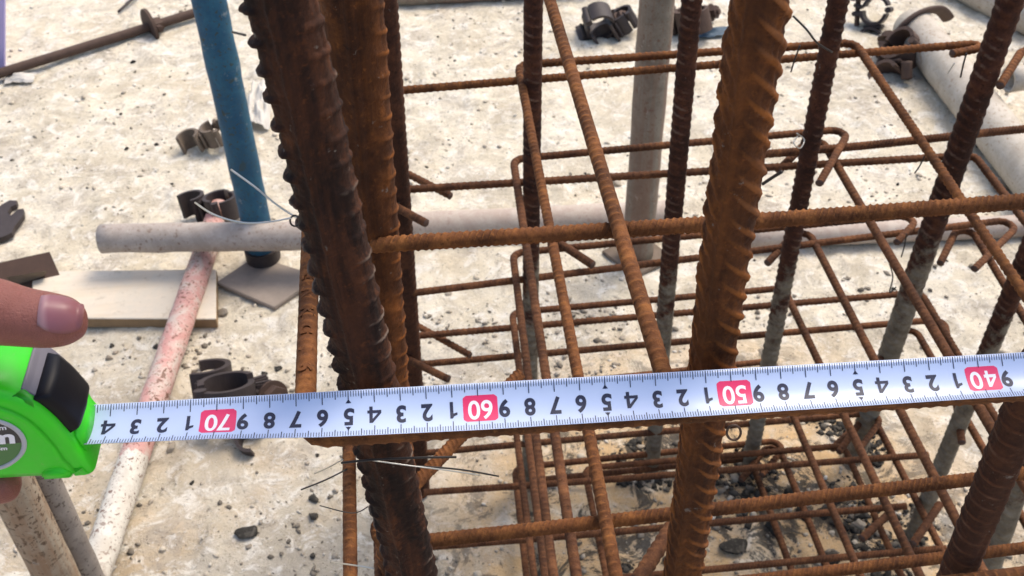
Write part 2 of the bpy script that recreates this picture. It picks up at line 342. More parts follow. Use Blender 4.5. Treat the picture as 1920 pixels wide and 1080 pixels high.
R42 = .021
# red and white pipe lying diagonally
a = G(201, 1005, R42+.004); b = G(408, 405, R42+.002)
pr = axis_pipe('scaffold_pipe', a, b, .22, .02, .0176, M_RED, 'pink and white rusty pipe lying diagonally under the tape')
# short level pipe on top of it, and the longer one behind the cage
a = G(190, 447, .068); b = G(640, 441, .068)
axis_pipe('scaffold_pipe', a, b, 0, .03, R42, M_PIPE, 'dusty grey pipe with open end lying across the pink pipe')
a = G(700, 428, .022); b = G(1240, 402, .022)
axis_pipe('scaffold_pipe', a, b, 0, .02, R42, M_PIPE2, 'pinkish dusty pipe lying behind the cage beside the grey prop')
a = G(1400, 445, .018); b = G(1900, 425, .018)
axis_pipe('scaffold_pipe', a, b, 0, .2, .017, M_PIPE2, 'thin whitish pipe lying behind the right half of the cage')
a = G(745, -12, .022); b = G(1160, -36, .022)
axis_pipe('scaffold_pipe', a, b, .1, .02, .026, M_GREYP, 'greyish pipe lying far behind the cage at the top edge')
a = G(1722, 62, .038); b = G(1905, 292, .038)
axis_pipe('large_pipe', a, b, .03, .5, .037, M_BIGP, 'thick white pipe running off to the right behind the cage')
a = G(1890, 150, .09); b = G(1990, 138, .09)
axis_pipe('scaffold_pipe', a, b, 0, .5, .021, M_BIGP, 'white pipe with open round end facing the cage, at the right edge')
a = G(1850, -10, .03); b = G(1990, 60, .03)
axis_pipe('scaffold_pipe', a, b, .2, .3, .035, M_BIGP, 'pale brown pipe in the upper right corner')
# upright pipes near the bottom left
for cx, Y, r, m, lab in ((67, .66, .0195, M_CREAMP, 'cream rust-speckled upright pipe at the lower left corner'),
                         (128, .69, .0145, M_GREY2, 'narrow grey upright pipe right beside the cream one')):
    p = PY(cx, 1000, Y); tag(tube('upright_pipe', (p.x, Y, 0.0), (p.x, Y, .45 if cx < 100 else .43), r, m), lab, 'pipe', 'upright pipes under the tape measure')
# blue prop
p = G(496, 492); blue = empty('blue_prop', (p.x, p.y, 0), 'blue painted steel prop standing on a square base plate', 'prop')
bt = tube('tube', (p.x, p.y, .008), (p.x-.003, p.y, 1.6), .0212, M_BLUE, blue)
bm = bmesh.new()
cs = [G(405, 532, .006), G(515, 580, .006), G(600, 520, .006), G(480, 482, .006)]
vs = [bm.verts.new((c.x-p.x, c.y-p.y, .002)) for c in cs]; f = bm.faces.new(vs)
ex = bmesh.ops.extrude_face_region(bm, geom=[f]); bmesh.ops.translate(bm, verts=[v for v in ex['geom'] if isinstance(v, bmesh.types.BMVert)], vec=(0, 0, .007))
bmesh.ops.bevel(bm, geom=bm.edges[:], offset=.0012, segments=2, affect='EDGES'); bm_link('base_plate', bm, M_PLATE, blue)
bm = bmesh.new(); cyl_bm(bm, (0, 0, .0095), (0, 0, .03), .0255, n=36); bm_link('foot_collar', bm, M_CAST, blue, smooth=False)
p = G(1195, 482); gp = empty('grey_prop', (p.x, p.y, 0), 'worn grey steel prop standing behind the cage', 'prop')
tube('tube', (p.x, p.y, .004), (p.x-.005, p.y, 1.6), .0225, M_GREYP, gp)
bm = bmesh.new(); box_bm(bm, (0, 0, .003), (.075, .075, .006), Matrix.Rotation(.5, 3, 'Z'), .001); bm_link('base_plate', bm, M_CASTP, gp)

# ---------------------------------------------------------------- clamps and odd iron
def arc_band(bm, r, th, wd, a0, a1, c=(0, 0, 0), n=22):
    rings = []
    for k in range(n+1):
        a = a0+(a1-a0)*k/n; ring = []
        for rr, y in ((r, -wd/2), (r+th, -wd/2), (r+th, wd/2), (r, wd/2)):
            ring.append(bm.verts.new((c[0]+rr*math.cos(a), c[1]+y, c[2]+rr*math.sin(a))))
        rings.append(ring)
    for A_, B_ in zip(rings[:-1], rings[1:]):
        for i in range(4): bm.faces.new((A_[i], A_[(i+1) % 4], B_[(i+1) % 4], B_[i]))
    bm.faces.new(rings[0]); bm.faces.new(rings[-1][::-1])
def clamp(loc, rot, label, mat=None, s=1.0, opening=.6):
    mat = mat or M_CAST; c = empty('scaffold_clamp', loc, label, 'clamp', 'scaffold clamps lying about', rot); c.scale = (s, s, s)
    bm = bmesh.new(); arc_band(bm, .022, .0065, .046, math.radians(-170), math.radians(5)); box_bm(bm, (.036, 0, -.004), (.020, .030, .010), None, .002)
    box_bm(bm, (0, 0, -.031), (.040, .040, .007), None, .002); bm_link('clamp_body', bm, mat, c)
    bm = bmesh.new(); arc_band(bm, .022, .006, .040, math.radians(12), math.radians(165), (-.006*opening, 0, .010*opening)); box_bm(bm, (.034, 0, .012), (.020, .028, .008), Matrix.Rotation(-.3, 3, 'Y'), .002)
    bm_link('clamp_cap', bm, mat, c)
    bm = bmesh.new(); arc_band(bm, .021, .006, .046, math.radians(-80), math.radians(150), (.004, .002, -.058)); bm_link('clamp_jaw', bm, mat, c)
    bm = bmesh.new(); cyl_bm(bm, (.036, 0, -.03), (.036, 0, .042), .0055, n=14); b = bm_link('bolt', bm, M_CASTB, c, smooth=False)
    bm = bmesh.new(); cyl_bm(bm, (.036, 0, .026), (.036, 0, .037), .0125, n=6); cyl_bm(bm, (.036, 0, .0235), (.036, 0, .0262), .0165, n=20)
    bm_link('nut', bm, M_CASTB, b)
    bm = bmesh.new(); cyl_bm(bm, (-.030, -.021, .004), (-.030, .021, .004), .0065, n=12); bm_link('hinge_pin', bm, mat, c)
    return c
def g3(px, py, z): return G(px, py, z)
clamp(g3(430, 752, .028), (1.15, .25, .55), 'dark brown clamp showing above the tape beside the pink pipe', M_CAST, 1.25)
clamp(g3(470, 772, .014), (1.3, .2, 3.3), 'dark brown clamp whose lower edge shows just below the tape at 68', M_CAST, .75)
clamp(g3(415, 388, .035), (1.4, .2, 1.3), 'dark clamp gripping the pink pipe at the foot of the blue prop', M_CAST, .85)
clamp(g3(1122, 42, .03), (.3, .5, .2), 'black clamp lying just left of the grey prop', M_CAST, 1.0)
clamp(g3(1165, 40, .026), (1.2, .4, 2.2), 'black clamp half hidden behind the grey prop', M_CAST, .85)
clamp(g3(1296, 38, .03), (1.2, .1, .9), 'brownish clamp behind the second back bar at the top', M_CASTB, 1.05, 1.2)
clamp(g3(1690, 95, .035), (.9, .5, 2.2), 'rusty clamp below the curved handle near the thick white pipe', M_CASTB, 1.1)
clamp(g3(402, 250, .030), (1.35, .1, 1.9), 'dust coated clamp lying left of the blue prop', M_CASTP, .72, 1.0)
clamp(g3(1640, 22, .03), (.4, .2, 2.6), 'dark clamp at the top edge left of the thick white pipe', M_CAST, .9)
# bent handle on the right
def sweep(name, pts, r, mat, parent=None, n=12, smooth_path=True, loc=None, flat=1.0):
    P = [Vector(p) for p in pts]
    if smooth_path:
        Q = []
        for i in range(len(P)-1):
            p0 = P[max(0, i-1)]; p1 = P[i]; p2 = P[i+1]; p3 = P[min(len(P)-1, i+2)]
            for k in range(6):
                u = k/6; Q.append(.5*((2*p1)+(p2-p0)*u+(2*p0-5*p1+4*p2-p3)*u*u+(3*p1-p0-3*p2+p3)*u**3))
        Q.append(P[-1]); P = Q
    rr = r if callable(r) else (lambda u: r)
    V = []; nrm = None; S = len(P)
    for i, p in enumerate(P):
        tdir = (P[min(i+1, S-1)]-P[max(i-1, 0)]).normalized()
        if nrm is None: nrm = tdir.orthogonal().normalized()
        nrm = (nrm-tdir*nrm.dot(tdir)).normalized(); bn = tdir.cross(nrm)
        for k in range(n):
            a = 2*PI*k/n; V.append(p+(nrm*math.cos(a)+bn*math.sin(a)*flat)*rr(i/(S-1)))
    org = Vector(loc) if loc is not None else P[0]
    V = np.array([list(v-org) for v in V]); i = np.arange(n); j = (i+1) % n
    F_ = np.concatenate([np.stack([k*n+i, k*n+j, (k+1)*n+j, (k+1)*n+i], -1) for k in range(S-1)])
    me = npmesh(name, V, F_)
    bm = bmesh.new(); bm.from_mesh(me); bm.verts.ensure_lookup_table()
    bm.faces.new([bm.verts[k] for k in range(n)][::-1]); bm.faces.new([bm.verts[(S-1)*n+k] for k in range(n)]); bm.to_mesh(me); bm.free()
    o = link(name, me, mat, parent, None if parent else org); 
    return o
tag(sweep('bent_handle', [G(1675, 70, .03), G(1695, 45, .06), G(1725, 24, .075), G(1760, 18, .065), G(1778, 35, .03)], .012, M_CASTB, flat=.45),
    'bent brown iron handle hooked over the start of the thick white pipe', 'handle')
tag(sweep('short_bolt', [G(1700, 115, .04), G(1700, 148, .012)], .010, M_CASTB), 'short rusty bolt pointing down from the clamp pile on the right', 'bolt')
# threaded tie rod with washer plate
a = G(-40, 150, .014); b = G(372, 22, .014); rod = empty('tie_rod', a, 'dark threaded tie rod with washer plate lying at the upper left', 'rod')
N = 260; pts = []; d = b-a
bm_v = []; nn = 14
for k in range(N+1):
    rad = .0088+(.0009 if k % 2 else 0)
    bm_v.append(rad)
dn = d.normalized(); n1 = dn.orthogonal().normalized(); n2 = dn.cross(n1)
V = np.array([list(d*(k/N)+(n1*math.cos(2*PI*i/nn)+n2*math.sin(2*PI*i/nn))*bm_v[k]) for k in range(N+1) for i in range(nn)])
i = np.arange(nn); j = (i+1) % nn
link('threaded_rod', npmesh('threaded_rod', V, np.concatenate([np.stack([k*nn+i, k*nn+j, (k+1)*nn+j, (k+1)*nn+i], -1) for k in range(N)])), M_CASTB, rod)
c = G(281, 50, .014)-a; bm = bmesh.new(); cyl_bm(bm, c-dn*.003, c+dn*.003, .036, n=28); bm_link('washer_plate', bm, M_CASTB, rod)
bm = bmesh.new(); cyl_bm(bm, c+dn*.003, c+dn*.024, .017, .014, n=6); box_bm(bm, c+dn*.012, (.012, .05, .012), dn.to_track_quat('X', 'Z').to_matrix(), .002); bm_link('wing_nut', bm, M_CASTB, rod)
for (x0, y0, x1, y1), lab in (((222, 22, 252, -5), 'short dark nail at the top edge, left of two'), ((236, 8, 262, -12), 'short dark nail at the top edge, right of two')):
    tag(sweep('nail', [G(x0, y0, .005), G(x1, y1, .008)], .0028, M_CAST, n=8), lab, 'nail')
# open-end spanner head
bm = bmesh.new(); pc = G(4, 425, .0)
outl = [(-60, 505), (-40, 470), (-20, 430), (-10, 395), (2, 384), (18, 375), (32, 376), (30, 383), (20, 388), (14, 398), (20, 404), (34, 392), (44, 391), (44, 402), (34, 416), (27, 424), (22, 436), (10, 442), (-8, 448), (-30, 490), (-45, 515)]
vv = [bm.verts.new(G(x, y, .012)-pc) for x, y in outl]; f = bm.faces.new(vv)
ex = bmesh.ops.extrude_face_region(bm, geom=[f]); bmesh.ops.translate(bm, verts=[v for v in ex['geom'] if isinstance(v, bmesh.types.BMVert)], vec=(0, 0, -.009))
tag(bm_link('spanner', bm, M_CAST, None, pc), 'dark open-ended spanner head at the left edge', 'spanner')
# rusty angle plate
pc = G(50, 520); ang = empty('angle_plate', pc, 'dark rusty steel angle plate above the thumb at the left edge', 'plate')
bm = bmesh.new(); q = [G(-60, 505, .03), G(93, 472, .03), G(122, 538, .012), G(-60, 575, .012)]
vv = [bm.verts.new(x-pc) for x in q]; f = bm.faces.new(vv); ex = bmesh.ops.extrude_face_region(bm, geom=[f]); bmesh.ops.translate(bm, verts=[v for v in ex['geom'] if isinstance(v, bmesh.types.BMVert)], vec=(0, 0, -.006))
bm_link('plate', bm, M_RUSTPL, ang)
bm = bmesh.new(); q = [G(10, 520, .040), G(85, 508, .036), G(80, 520, .018), G(30, 534, .018)]
vv = [bm.verts.new(x-pc) for x in q]; f = bm.faces.new(vv); ex = bmesh.ops.extrude_face_region(bm, geom=[f]); bmesh.ops.translate(bm, verts=[v for v in ex['geom'] if isinstance(v, bmesh.types.BMVert)], vec=(0, .004, -.004))
bm_link('stiffener', bm, M_CASTP, ang)
# pale plank
q = [G(60, 508, .018), G(405, 504, .018), G(405, 598, .018), G(60, 596, .018)]; pc = G(230, 550)
bm = bmesh.new(); vv = [bm.verts.new(x-pc) for x in q]; f = bm.faces.new(vv); ex = bmesh.ops.extrude_face_region(bm, geom=[f]); bmesh.ops.translate(bm, verts=[v for v in ex['geom'] if isinstance(v, bmesh.types.BMVert)], vec=(0, 0, -.018))
bmesh.ops.bevel(bm, geom=bm.edges[:], offset=.0012, segments=1, affect='EDGES')
bmesh.ops.recalc_face_normals(bm, faces=bm.faces[:])
for f in bm.faces: f.material_index = 0 if abs(f.normal.z) > .7 else 1
tag(bm_link('plank', bm, [M_WOOD, M_WOODE], None, pc), 'pale timber plank lying left of the pink pipe', 'plank')
# crumpled plastic beside the blue prop, torn paper at the left
def crumple(px, py, sx, sy, hz, label, mat, seed):
    r = np.random.default_rng(seed); n = 22; u, v = np.meshgrid(np.linspace(-1, 1, n), np.linspace(-1, 1, n)); pc = G(px, py)
    z = hz*(.5+r.random((n, n))*.25+.7*vnoise(u*2+7, v*2+3, 1.3, seed)-.6*(u**2+v**2)*.6); e = 1-.2*vnoise(u+5, v+5, 2, seed+1)
    V = np.stack([u*sx*e, v*sy*e, np.maximum(z, .004)], -1).reshape(-1, 3); ii = np.arange(n*n).reshape(n, n)
    o = link('plastic_scrap', npmesh('plastic_scrap', V, np.stack([ii[:-1, :-1], ii[:-1, 1:], ii[1:, 1:], ii[1:, :-1]], -1).reshape(-1, 4)), mat, loc=pc, smooth=False)
    return tag(o, label, 'scrap')
crumple(490, 205, .022, .080, .026, 'crumpled white plastic scrap between the blue prop and the left bar', M_PLASTIC, 3)
crumple(40, 150, .028, .018, .010, 'whitish crumpled scrap below the tie rod at the left edge', M_PLASTIC, 5)
crumple(1345, 66, .05, .018, .012, 'flat blue scrap lying behind the large front bar near the top', plain('blue_scrap', (.05, .09, .13), .6), 8)
p0 = G(8, 132, .004); p1 = PY(8, -60, p0.y)
bm = bmesh.new(); dd = p1-p0; vv = [bm.verts.new(x) for x in (Vector((0, 0, 0)), Vector((-.11, 0, 0)), dd*1.6+Vector((-.11, 0, 0)), dd*1.6)]
f = bm.faces.new(vv); ex = bmesh.ops.extrude_face_region(bm, geom=[f]); bmesh.ops.translate(bm, verts=[v for v in ex['geom'] if isinstance(v, bmesh.types.BMVert)], vec=(0, .012, 0))
tag(bm_link('board', bm, M_LAV, None, p0), 'lavender painted board standing at the upper left edge', 'board')
# ---------------------------------------------------------------- reinforcing bars
def fillet(P, fr):
    P = [Vector(p) for p in P]; out = [P[0]]
    for i in range(1, len(P)-1):
        a = (P[i-1]-P[i]); b = (P[i+1]-P[i]); la, lb = a.length, b.length; a.normalize(); b.normalize()
        ang = a.angle(b); r = fr
        if ang > math.radians(172): out.append(P[i]); continue
        tl = min(r/math.tan(ang/2), la*.48 if i > 1 else la*.9, lb*.48 if i < len(P)-2 else lb*.9); r = tl*math.tan(ang/2)
        c = P[i]+(a+b).normalized()*(r/math.sin(ang/2)); s = P[i]+a*tl; e = P[i]+b*tl
        u = (s-c).normalized(); v = (e-c).normalized(); tot = u.angle(v); n = max(3, int(tot/.16)); ax = u.cross(v).normalized()
        for k in range(n+1): out.append(c+Matrix.Rotation(tot*k/n, 3, ax) @ (u*r))
    out.append(P[-1]); return out
def rebar(name, pts, r, mat, label=None, group=None, sp=.0056, hr=.0007, lr=.0006, n=12, per=4, slant=.0, fr=.014, phase=0.0, pw=.8, wd=.30, gap=.0, wob=.0, parent=None, cat='rebar', helical=False, asym=1.0, rough=0.0):
    P = np.array([list(p) for p in (fillet(pts, fr) if len(pts) > 2 else [Vector(p) for p in pts])])
    seg = np.linalg.norm(np.diff(P, axis=0), axis=1); keep = np.r_[True, seg > 1e-6]; P = P[keep]
    S = np.r_[0, np.cumsum(np.linalg.norm(np.diff(P, axis=0), axis=1))]; L = S[-1]
    ds = sp/per; m = int(L/ds)+1; s = np.linspace(0, L, m); C = np.stack([np.interp(s, S, P[:, k]) for k in range(3)], -1)
    T = np.gradient(C, axis=0); T /= np.linalg.norm(T, axis=1)[:, None]
    k5 = 3; Tp = np.concatenate([np.repeat(T[:1], k5, 0), T, np.repeat(T[-1:], k5, 0)]); T = sum(Tp[i:i+m] for i in range(2*k5+1)); T /= np.linalg.norm(T, axis=1)[:, None]
    up = np.array([0, 0, 1.0]) if abs(T[0, 2]) < .8 else np.array([0, 1.0, 0])
    Nn = np.empty_like(T); cur = up-T[0]*T[0].dot(up); cur /= np.linalg.norm(cur)
    for i in range(m):
        cur = cur-T[i]*T[i].dot(cur); cur /= np.linalg.norm(cur); Nn[i] = cur
    Bn = np.cross(T, Nn); ph = np.linspace(0, 2*PI, n, endpoint=False)
    half = ((ph-phase) % (2*PI)); side = (half > PI); loc = np.where(side, half-PI, half)        # 0..pi on either half
    cres = np.clip((np.sin(loc)-gap)/(1-gap), 0, 1)**pw
    rg = np.random.default_rng(int(L*1e4) % 9999+n)
    jit = rg.normal(0, .05, 4000)
    base = s[:, None]+slant*r*(loc[None]-PI/2)*np.where(side, (1 if helical else -1), 1)[None] + np.where(side, sp*.5, 0)[None]*(0 if helical else 1)
    q = base/sp; ki = np.floor(q).astype(int); d = np.abs(q-np.floor(q)-.5+jit[ki % 4000]); prof = np.exp(-(d/wd*2)**4*1.0) if n > 20 else np.exp(-(d/wd*1.6)**2)
    rib = cres[None]*prof
    hscale = np.where(side, 1.0, asym)[None]
    lo = np.exp(-((np.minimum(loc, PI-loc))/.11)**2) if n > 20 else np.exp(-((np.minimum(loc, PI-loc))/.28)**2)
    R = r+hr*hscale*rib*(1+.25*jit[(ki+77) % 4000]*4*.3)+lr*lo[None]*(1+.06*np.sin(s*130)[:, None])
    if n > 20: R = R+rg.normal(0, .00009, R.shape)
    if rough:
        sg = np.repeat(s[:, None], n, 1); pg = np.repeat(ph[None]*r, m, 0)
        wrap = lambda sc, sd: (vnoise(sg, pg, sc, sd)*(1-ph[None]/(2*PI))+vnoise(sg, pg-2*PI*r, sc, sd)*(ph[None]/(2*PI)))-.5
        R = R+rough*(wrap(160, 5)+.9*wrap(420, 6)+.7*wrap(900, 8)); sg = sg*.06; R = R+rough*(1.3*wrap(260, 15)+1.0*wrap(620, 16))
    if wob:
        C = C+Nn*(wob*np.sin(s/L*PI*1.7+1.0))[:, None]+Bn*(wob*.7*np.sin(s/L*PI*2.3))[:, None]
    V = C[:, None, :]+R[..., None]*(np.cos(ph)[None, :, None]*Nn[:, None, :]+np.sin(ph)[None, :, None]*Bn[:, None, :])
    org = C[0] if C[0][2] <= C[-1][2] else C[-1]
    V = V.reshape(-1, 3)-org; i = np.arange(n); j = (i+1) % n; k = np.arange(m-1)[:, None]*n
    Fq = np.stack([k+i, k+j, k+n+j, k+n+i], -1).reshape(-1, 4)
    # end caps: an inner ring at each end
    e0 = C[0]-org; e1 = C[-1]-org; nv = len(V)
    V = np.concatenate([V, e0[None]+(V[:n]-e0)*.12, e1[None]+(V[nv-n:nv]-e1)*.12, [e0], [e1]])
    F2 = np.stack([nv+i, nv+j, j, i], -1); F3 = np.stack([nv-n+i, nv-n+j, nv+n+j, nv+n+i], -1)
    F4 = np.stack([nv+i[::2], np.full(n//2, nv+2*n), nv+(i[::2]+2) % n, nv+i[::2]+1], -1); F5 = np.stack([nv+n+i[::2], nv+n+i[::2]+1, nv+n+(i[::2]+2) % n, np.full(n//2, nv+2*n+1)], -1)
    Fall = np.concatenate([Fq, F2, F3, F4, F5]); at = np.concatenate([rib.reshape(-1), np.zeros(2*n+2)])
    me = npmesh(name, V, Fall, at); me.materials.append(mat); me.materials.append(M_CUT)
    mi = np.zeros(len(me.polygons), dtype=np.int32); mi[len(Fq):] = 1
    if len(me.polygons) == len(Fall): me.polygons.foreach_set('material_index', mi)
    o = link(name, me, None, parent, Vector(org) if parent is None else None)
    if label: tag(o, label, cat, group)
    return o
def upright(p0, p1, Y, r, mat, label, top=1.22, name='vertical_bar', **kw):
    a = PY(*p0, Y); b = PY(*p1, Y); t0 = (0.002-a.z)/(b.z-a.z); t1 = (top-a.z)/(b.z-a.z); f = a.lerp(b, t0); g = a.lerp(b, t1)
    return rebar(name, [(f.x, Y, f.z), (g.x, Y, g.z)], r, mat, label, 'upright bars of the rebar cage', cat='steel bar', **kw)
YF = .318
upright((597, 300), (758, 1000), YF, .0109, M_BAR, 'thickest dark ribbed bar, front left, crossing behind the tape near 64', sp=.0104, hr=.0024, lr=.0026, n=72, per=16, phase=math.radians(168), pw=.5, gap=.50, slant=.20, wd=.22, asym=.38, rough=.0006)
upright((684, 300), (731, 850), .432, .0134, M_BAR2, 'orange rusty bar lapped right behind the thickest left bar', sp=.0105, hr=.0007, lr=.0026, n=56, per=9, phase=math.radians(176), gap=.45, slant=.3, wd=.3, rough=.0006)
upright((1413, 100), (1282, 1070), YF, .0090, M_BAR2, 'large twisted ribbed bar in the middle, crossing the tape near 51', sp=.0102, hr=.0013, lr=.0011, n=72, per=14, phase=math.radians(140), pw=.6, slant=1.0, helical=True, wd=.40, rough=.0009)
upright((1879, 864), (1792, 1080), YF, .0087, M_BAR3, 'thick dark bar with flat ribs at the lower right corner', sp=.0095, hr=.0007, lr=.0011, n=48, per=10, phase=math.radians(20), pw=.5, slant=.12, wd=.26, rough=.0005)
BK = dict(sp=.0088, hr=.0011, lr=.0007, n=24, per=6, pw=.6, slant=.35, wd=.45)
upright((790, 925), (722, 0), .832, .0096, M_BAR3, 'dark back bar showing right beside the left bar bundle', phase=.3, **BK)
upright((992, 905), (1000, 0), .831, .0078, M_BARB, 'back bar behind the stacked stirrup corners, first right of the left bundle', phase=1.2, **BK)
upright((1222, 885), (1297, 0), .828, .0084, M_BARB, 'back bar in front of the grey prop side, cement coated towards its foot', phase=.8, **BK)
upright((1403, 880), (1572, 0), .818, .0084, M_BARB, 'back bar just right of the large twisted bar', phase=2.2, **BK)
upright((1600, 860), (1895, 0), .818, .0112, M_BARB, 'thick back corner bar at the upper right with cement patches', phase=.5, **{**BK, 'sp': .0105, 'hr': .0014})
upright((1710, 1010), (1897, 550), .696, .0084, M_BARB, 'cement spattered side bar between the corner bar and the lower right bar', phase=.2, **BK)
rb = ray(1905, 920); YB = .53*rb[1]/rb[0]
upright((1905, 920), (1853, 1075), YB, .0094, M_BARB, 'side bar showing behind the thick lower right bar', phase=.2, **BK)
upright((2075, 560), (1950, 860), .44, .0094, M_BARB, 'side bar just beyond the right edge of the photo', phase=.2, **BK) if False else None

RS = .0035
OX0, OX1, OYF = -.053, .545, .293
def ring(h, xb, xf, xrb, xrf, yf, yb0, yb1, corner, mat, label, group, tail=.045, r=RS, t1=None, t2=None, f=.011):
    yfl, yfr = yf if isinstance(yf, tuple) else (yf, yf)
    z = lvl(h); d = math.sqrt(.5); q = f*2.414; TL = q+tail; dz = .0048
    c = {'br': Vector((xrb, yb1, z)), 'bl': Vector((xb, yb0, z)), 'fr': Vector((xrf, yfr, z)), 'fl': Vector((xf, yfl, z))}
    inw = {'br': (-d, -d), 'bl': (d, -d), 'fr': (-d, d), 'fl': (d, d)}[corner]
    out = {'br': (1, 1), 'bl': (-1, 1), 'fr': (1, -1), 'fl': (-1, -1)}[corner]
    order = {'br': ['bl', 'fl', 'fr'], 'bl': ['br', 'fr', 'fl'], 'fr': ['fl', 'bl', 'br'], 'fl': ['fr', 'br', 'bl']}[corner]
    c1 = c[corner]+Vector((out[0]*.014, 0, dz)); c2 = c[corner]+Vector((0, out[1]*.014, -dz)); dv = Vector((inw[0], inw[1], 0))
    a1 = c1+dv*TL; a2 = c2+dv*(TL+.008)
    if t1: a1 = G(*t1[0], z+dz); q1 = G(*t1[1], z+dz); c1 = Vector((q1.x, c[corner].y, z+dz))
    if t2: a2 = G(*t2[0], z-dz); c2 = G(*t2[1], z-dz)
    pts = [a1+Vector((0, 0, .003)), c1]+[c[k] for k in order]+[c2, a2-Vector((0, 0, .003))]
    pts_old = [c1+dv*TL+Vector((0, 0, .003)), c1]+[c[k] for k in order]+[c2, c2+dv*(TL+.008)-Vector((0, 0, .003))]
    return rebar('stirrup', pts, r, mat, label, group, fr=f, phase=1.2, wob=.0008, cat='stirrup')
OG = 'large outer stirrups of the cage'; WG = 'inner stirrups of the cage'
ring(.3320, -.053, -.053, .545, .545, (.299, .2745), .86, .86, 'br', M_STIR2, 'outer stirrup the tape rests on, topmost in view', OG, r=.0041)
ring(.504, -.053, -.053, .545, .545, .295, .849, .852, 'br', M_STIR2, 'outer stirrup whose hooks grip the corner bar at the upper right', OG, t1=((1783, 108), (1896, 66)), t2=((1878, 155), (1925, 82)), f=.0065)
ring(.613, -.040, -.045, .545, .545, .297, .847, .836, 'bl', M_STIR, 'outer stirrup with two hooks pointing right from the left bundle, upper of two such', OG, t1=((800, 425), (690, 356)), t2=((845, 362), (690, 287)))
ring(.722, -.045, -.048, .550, .545, .297, .826, .858, 'br', M_STIR, 'outer stirrup with cut hooks just left of the right edge, halfway up', OG, t1=((1825, 510), (1922, 408)), t2=((1765, 490), (1806, 405)))
ring(.811, -.045, -.050, .548, .545, .297, .855, .858, 'bl', M_STIR, 'outer stirrup with two hooks pointing right from the left bundle, lower of two such', OG, t1=((842, 716), (690, 640)), t2=((882, 662), (690, 558)))
ring(.856, -.045, -.050, .55, .545, .297, .862, .852, 'br', M_STIR, 'outer stirrup whose back side runs closest above the tape', OG, t1=((1802, 835), (1850, 730)))
ring(.965, -.045, -.050, .512, .52, .297, .828, .818, 'br', M_STIR, 'lowest outer stirrup, its back side just under the tape', OG)
ring(.3232, .098, .095, .44, .44, (.288, .272), .87, .87, 'bl', M_STIR2, 'inner stirrup whose near leg slants down to the tape at 53', WG)
ring(.495, .101, .086, .411, .402, .300, .866, .864, 'fr', M_STIR2, 'inner stirrup with rounded corner left at the top and long slanting leg at the right', WG)
ring(.605, .097, .078, .405, .401, .300, .877, .878, 'br', M_STIR, 'inner stirrup with cut hook right of the second back bar pair', WG, t1=((1535, 350), (1604, 258)))
ring(.714, .094, .072, .407, .403, .300, .867, .869, 'br', M_STIR, 'inner stirrup with a short hook right of the second upper right back bar, halfway up', WG, t1=((1680, 460), (1732, 405)))
ring(.803, .092, .074, .396, .398, .300, .877, .877, 'fl', M_STIR, 'inner stirrup with rounded back left corner closest above the tape', WG)
ring(.92, .090, .074, .400, .400, .300, .872, .874, 'br', M_STIR, 'inner stirrup whose back side is hidden by the tape', WG)
ring(1.008, .088, .070, .405, .410, .300, .828, .826, 'br', M_STIR, 'second lowest inner stirrup, with a rounded corner beside the wire loop', WG)
ring(1.024, .106, .098, .372, .372, .300, .822, .822, 'fl', M_STIR, 'narrow inner stirrup lying lowest, close to the ground', WG)
ring(.985, .165, .160, .470, .470, .300, .800, .795, 'fr', M_STIR, 'inner stirrup set further right than the others at the cage foot', WG)
TG = 'cross ties of the cage'
def tie(h, x0, y0, x1, y1, label, mat=M_STIR2, hook=None, r=.0037):
    z = lvl(h); pts = [(x1, y1, z), (x0, y0, z)]
    if hook: pts.append((x0+hook[0], y0+hook[1], z+.006))
    return rebar('cross_tie', pts, r, mat, label, TG, fr=.010, phase=math.radians(258), hr=.0009, lr=.0011, sp=.0034, slant=.55, n=26, per=5, wd=.34, wob=.0006, cat='cross tie', helical=True)
tie(.332, -.027, .4185, .56, .405, 'strongly ribbed cross tie running above the tape from the left bundle to the right edge')
tie(.504, -.050, .370, .56, .374, 'ribbed cross tie below the tape with a bent hook at the left bundle', hook=(.105, .115))
tie(.613, -.045, .392, .56, .394, 'ribbed cross tie at the lower right corner of the photo')
tie(.612, .125, .80, .56, .842, 'thin cross tie starting behind the large twisted bar, second pair from the top', M_STIR, r=.0035) if False else None
a = G(1425, 290, lvl(.600)); b = G(1985, 237, lvl(.600)); tie(.600, a.x, a.y, b.x, b.y, 'cross tie from the large twisted bar to the right edge, second level down', M_STIR)
tie(.965, -.02, .772, .55, .753, 'cross tie on the second lowest line at the cage foot', M_STIR, r=.0035)
tie(.969, -.02, .702, .50, .690, 'cross tie above the dark rubble at the cage foot', M_STIR, r=.0035)
tie(.969, -.02, .645, .52, .632, 'cross tie nearest the bottom edge over the rubble', M_STIR, r=.0035)
tie(1.000, .50, .62, .40, .705, 'short cut bar end lying on the rubble at the cage foot', M_STIR, r=.0035) if False else None
def stub(p0, p1, h, label, r=.0041):
    a = PY(*p0, h[0]) if len(h) == 2 else G(*p0, lvl(h[0])); b = PY(*p1, h[1]) if len(h) == 2 else G(*p1, lvl(h[0]))
    return rebar('bar_end', [a, b], r, M_STIR, label, 'short cut bar ends in the cage', phase=.4, cat='bar end')
stub((1112, 497), (1035, 447), (.706,), 'cut hook end beside the stacked left corners, halfway up')
stub((1560, 842), (1592, 812), (.99,), 'short hook end near the foot of the corner bar')
stub((1616, 1010), (1668, 962), (.96,), 'short cut bar end right of the black round lump')
stub((1712, 1020), (1762, 945), (.94,), 'slanting bar end right of the cemented side bar')
stub((1195, 1090), (1262, 985), (.56,), 'ribbed hook end at the bottom edge left of the large twisted bar', .0046)
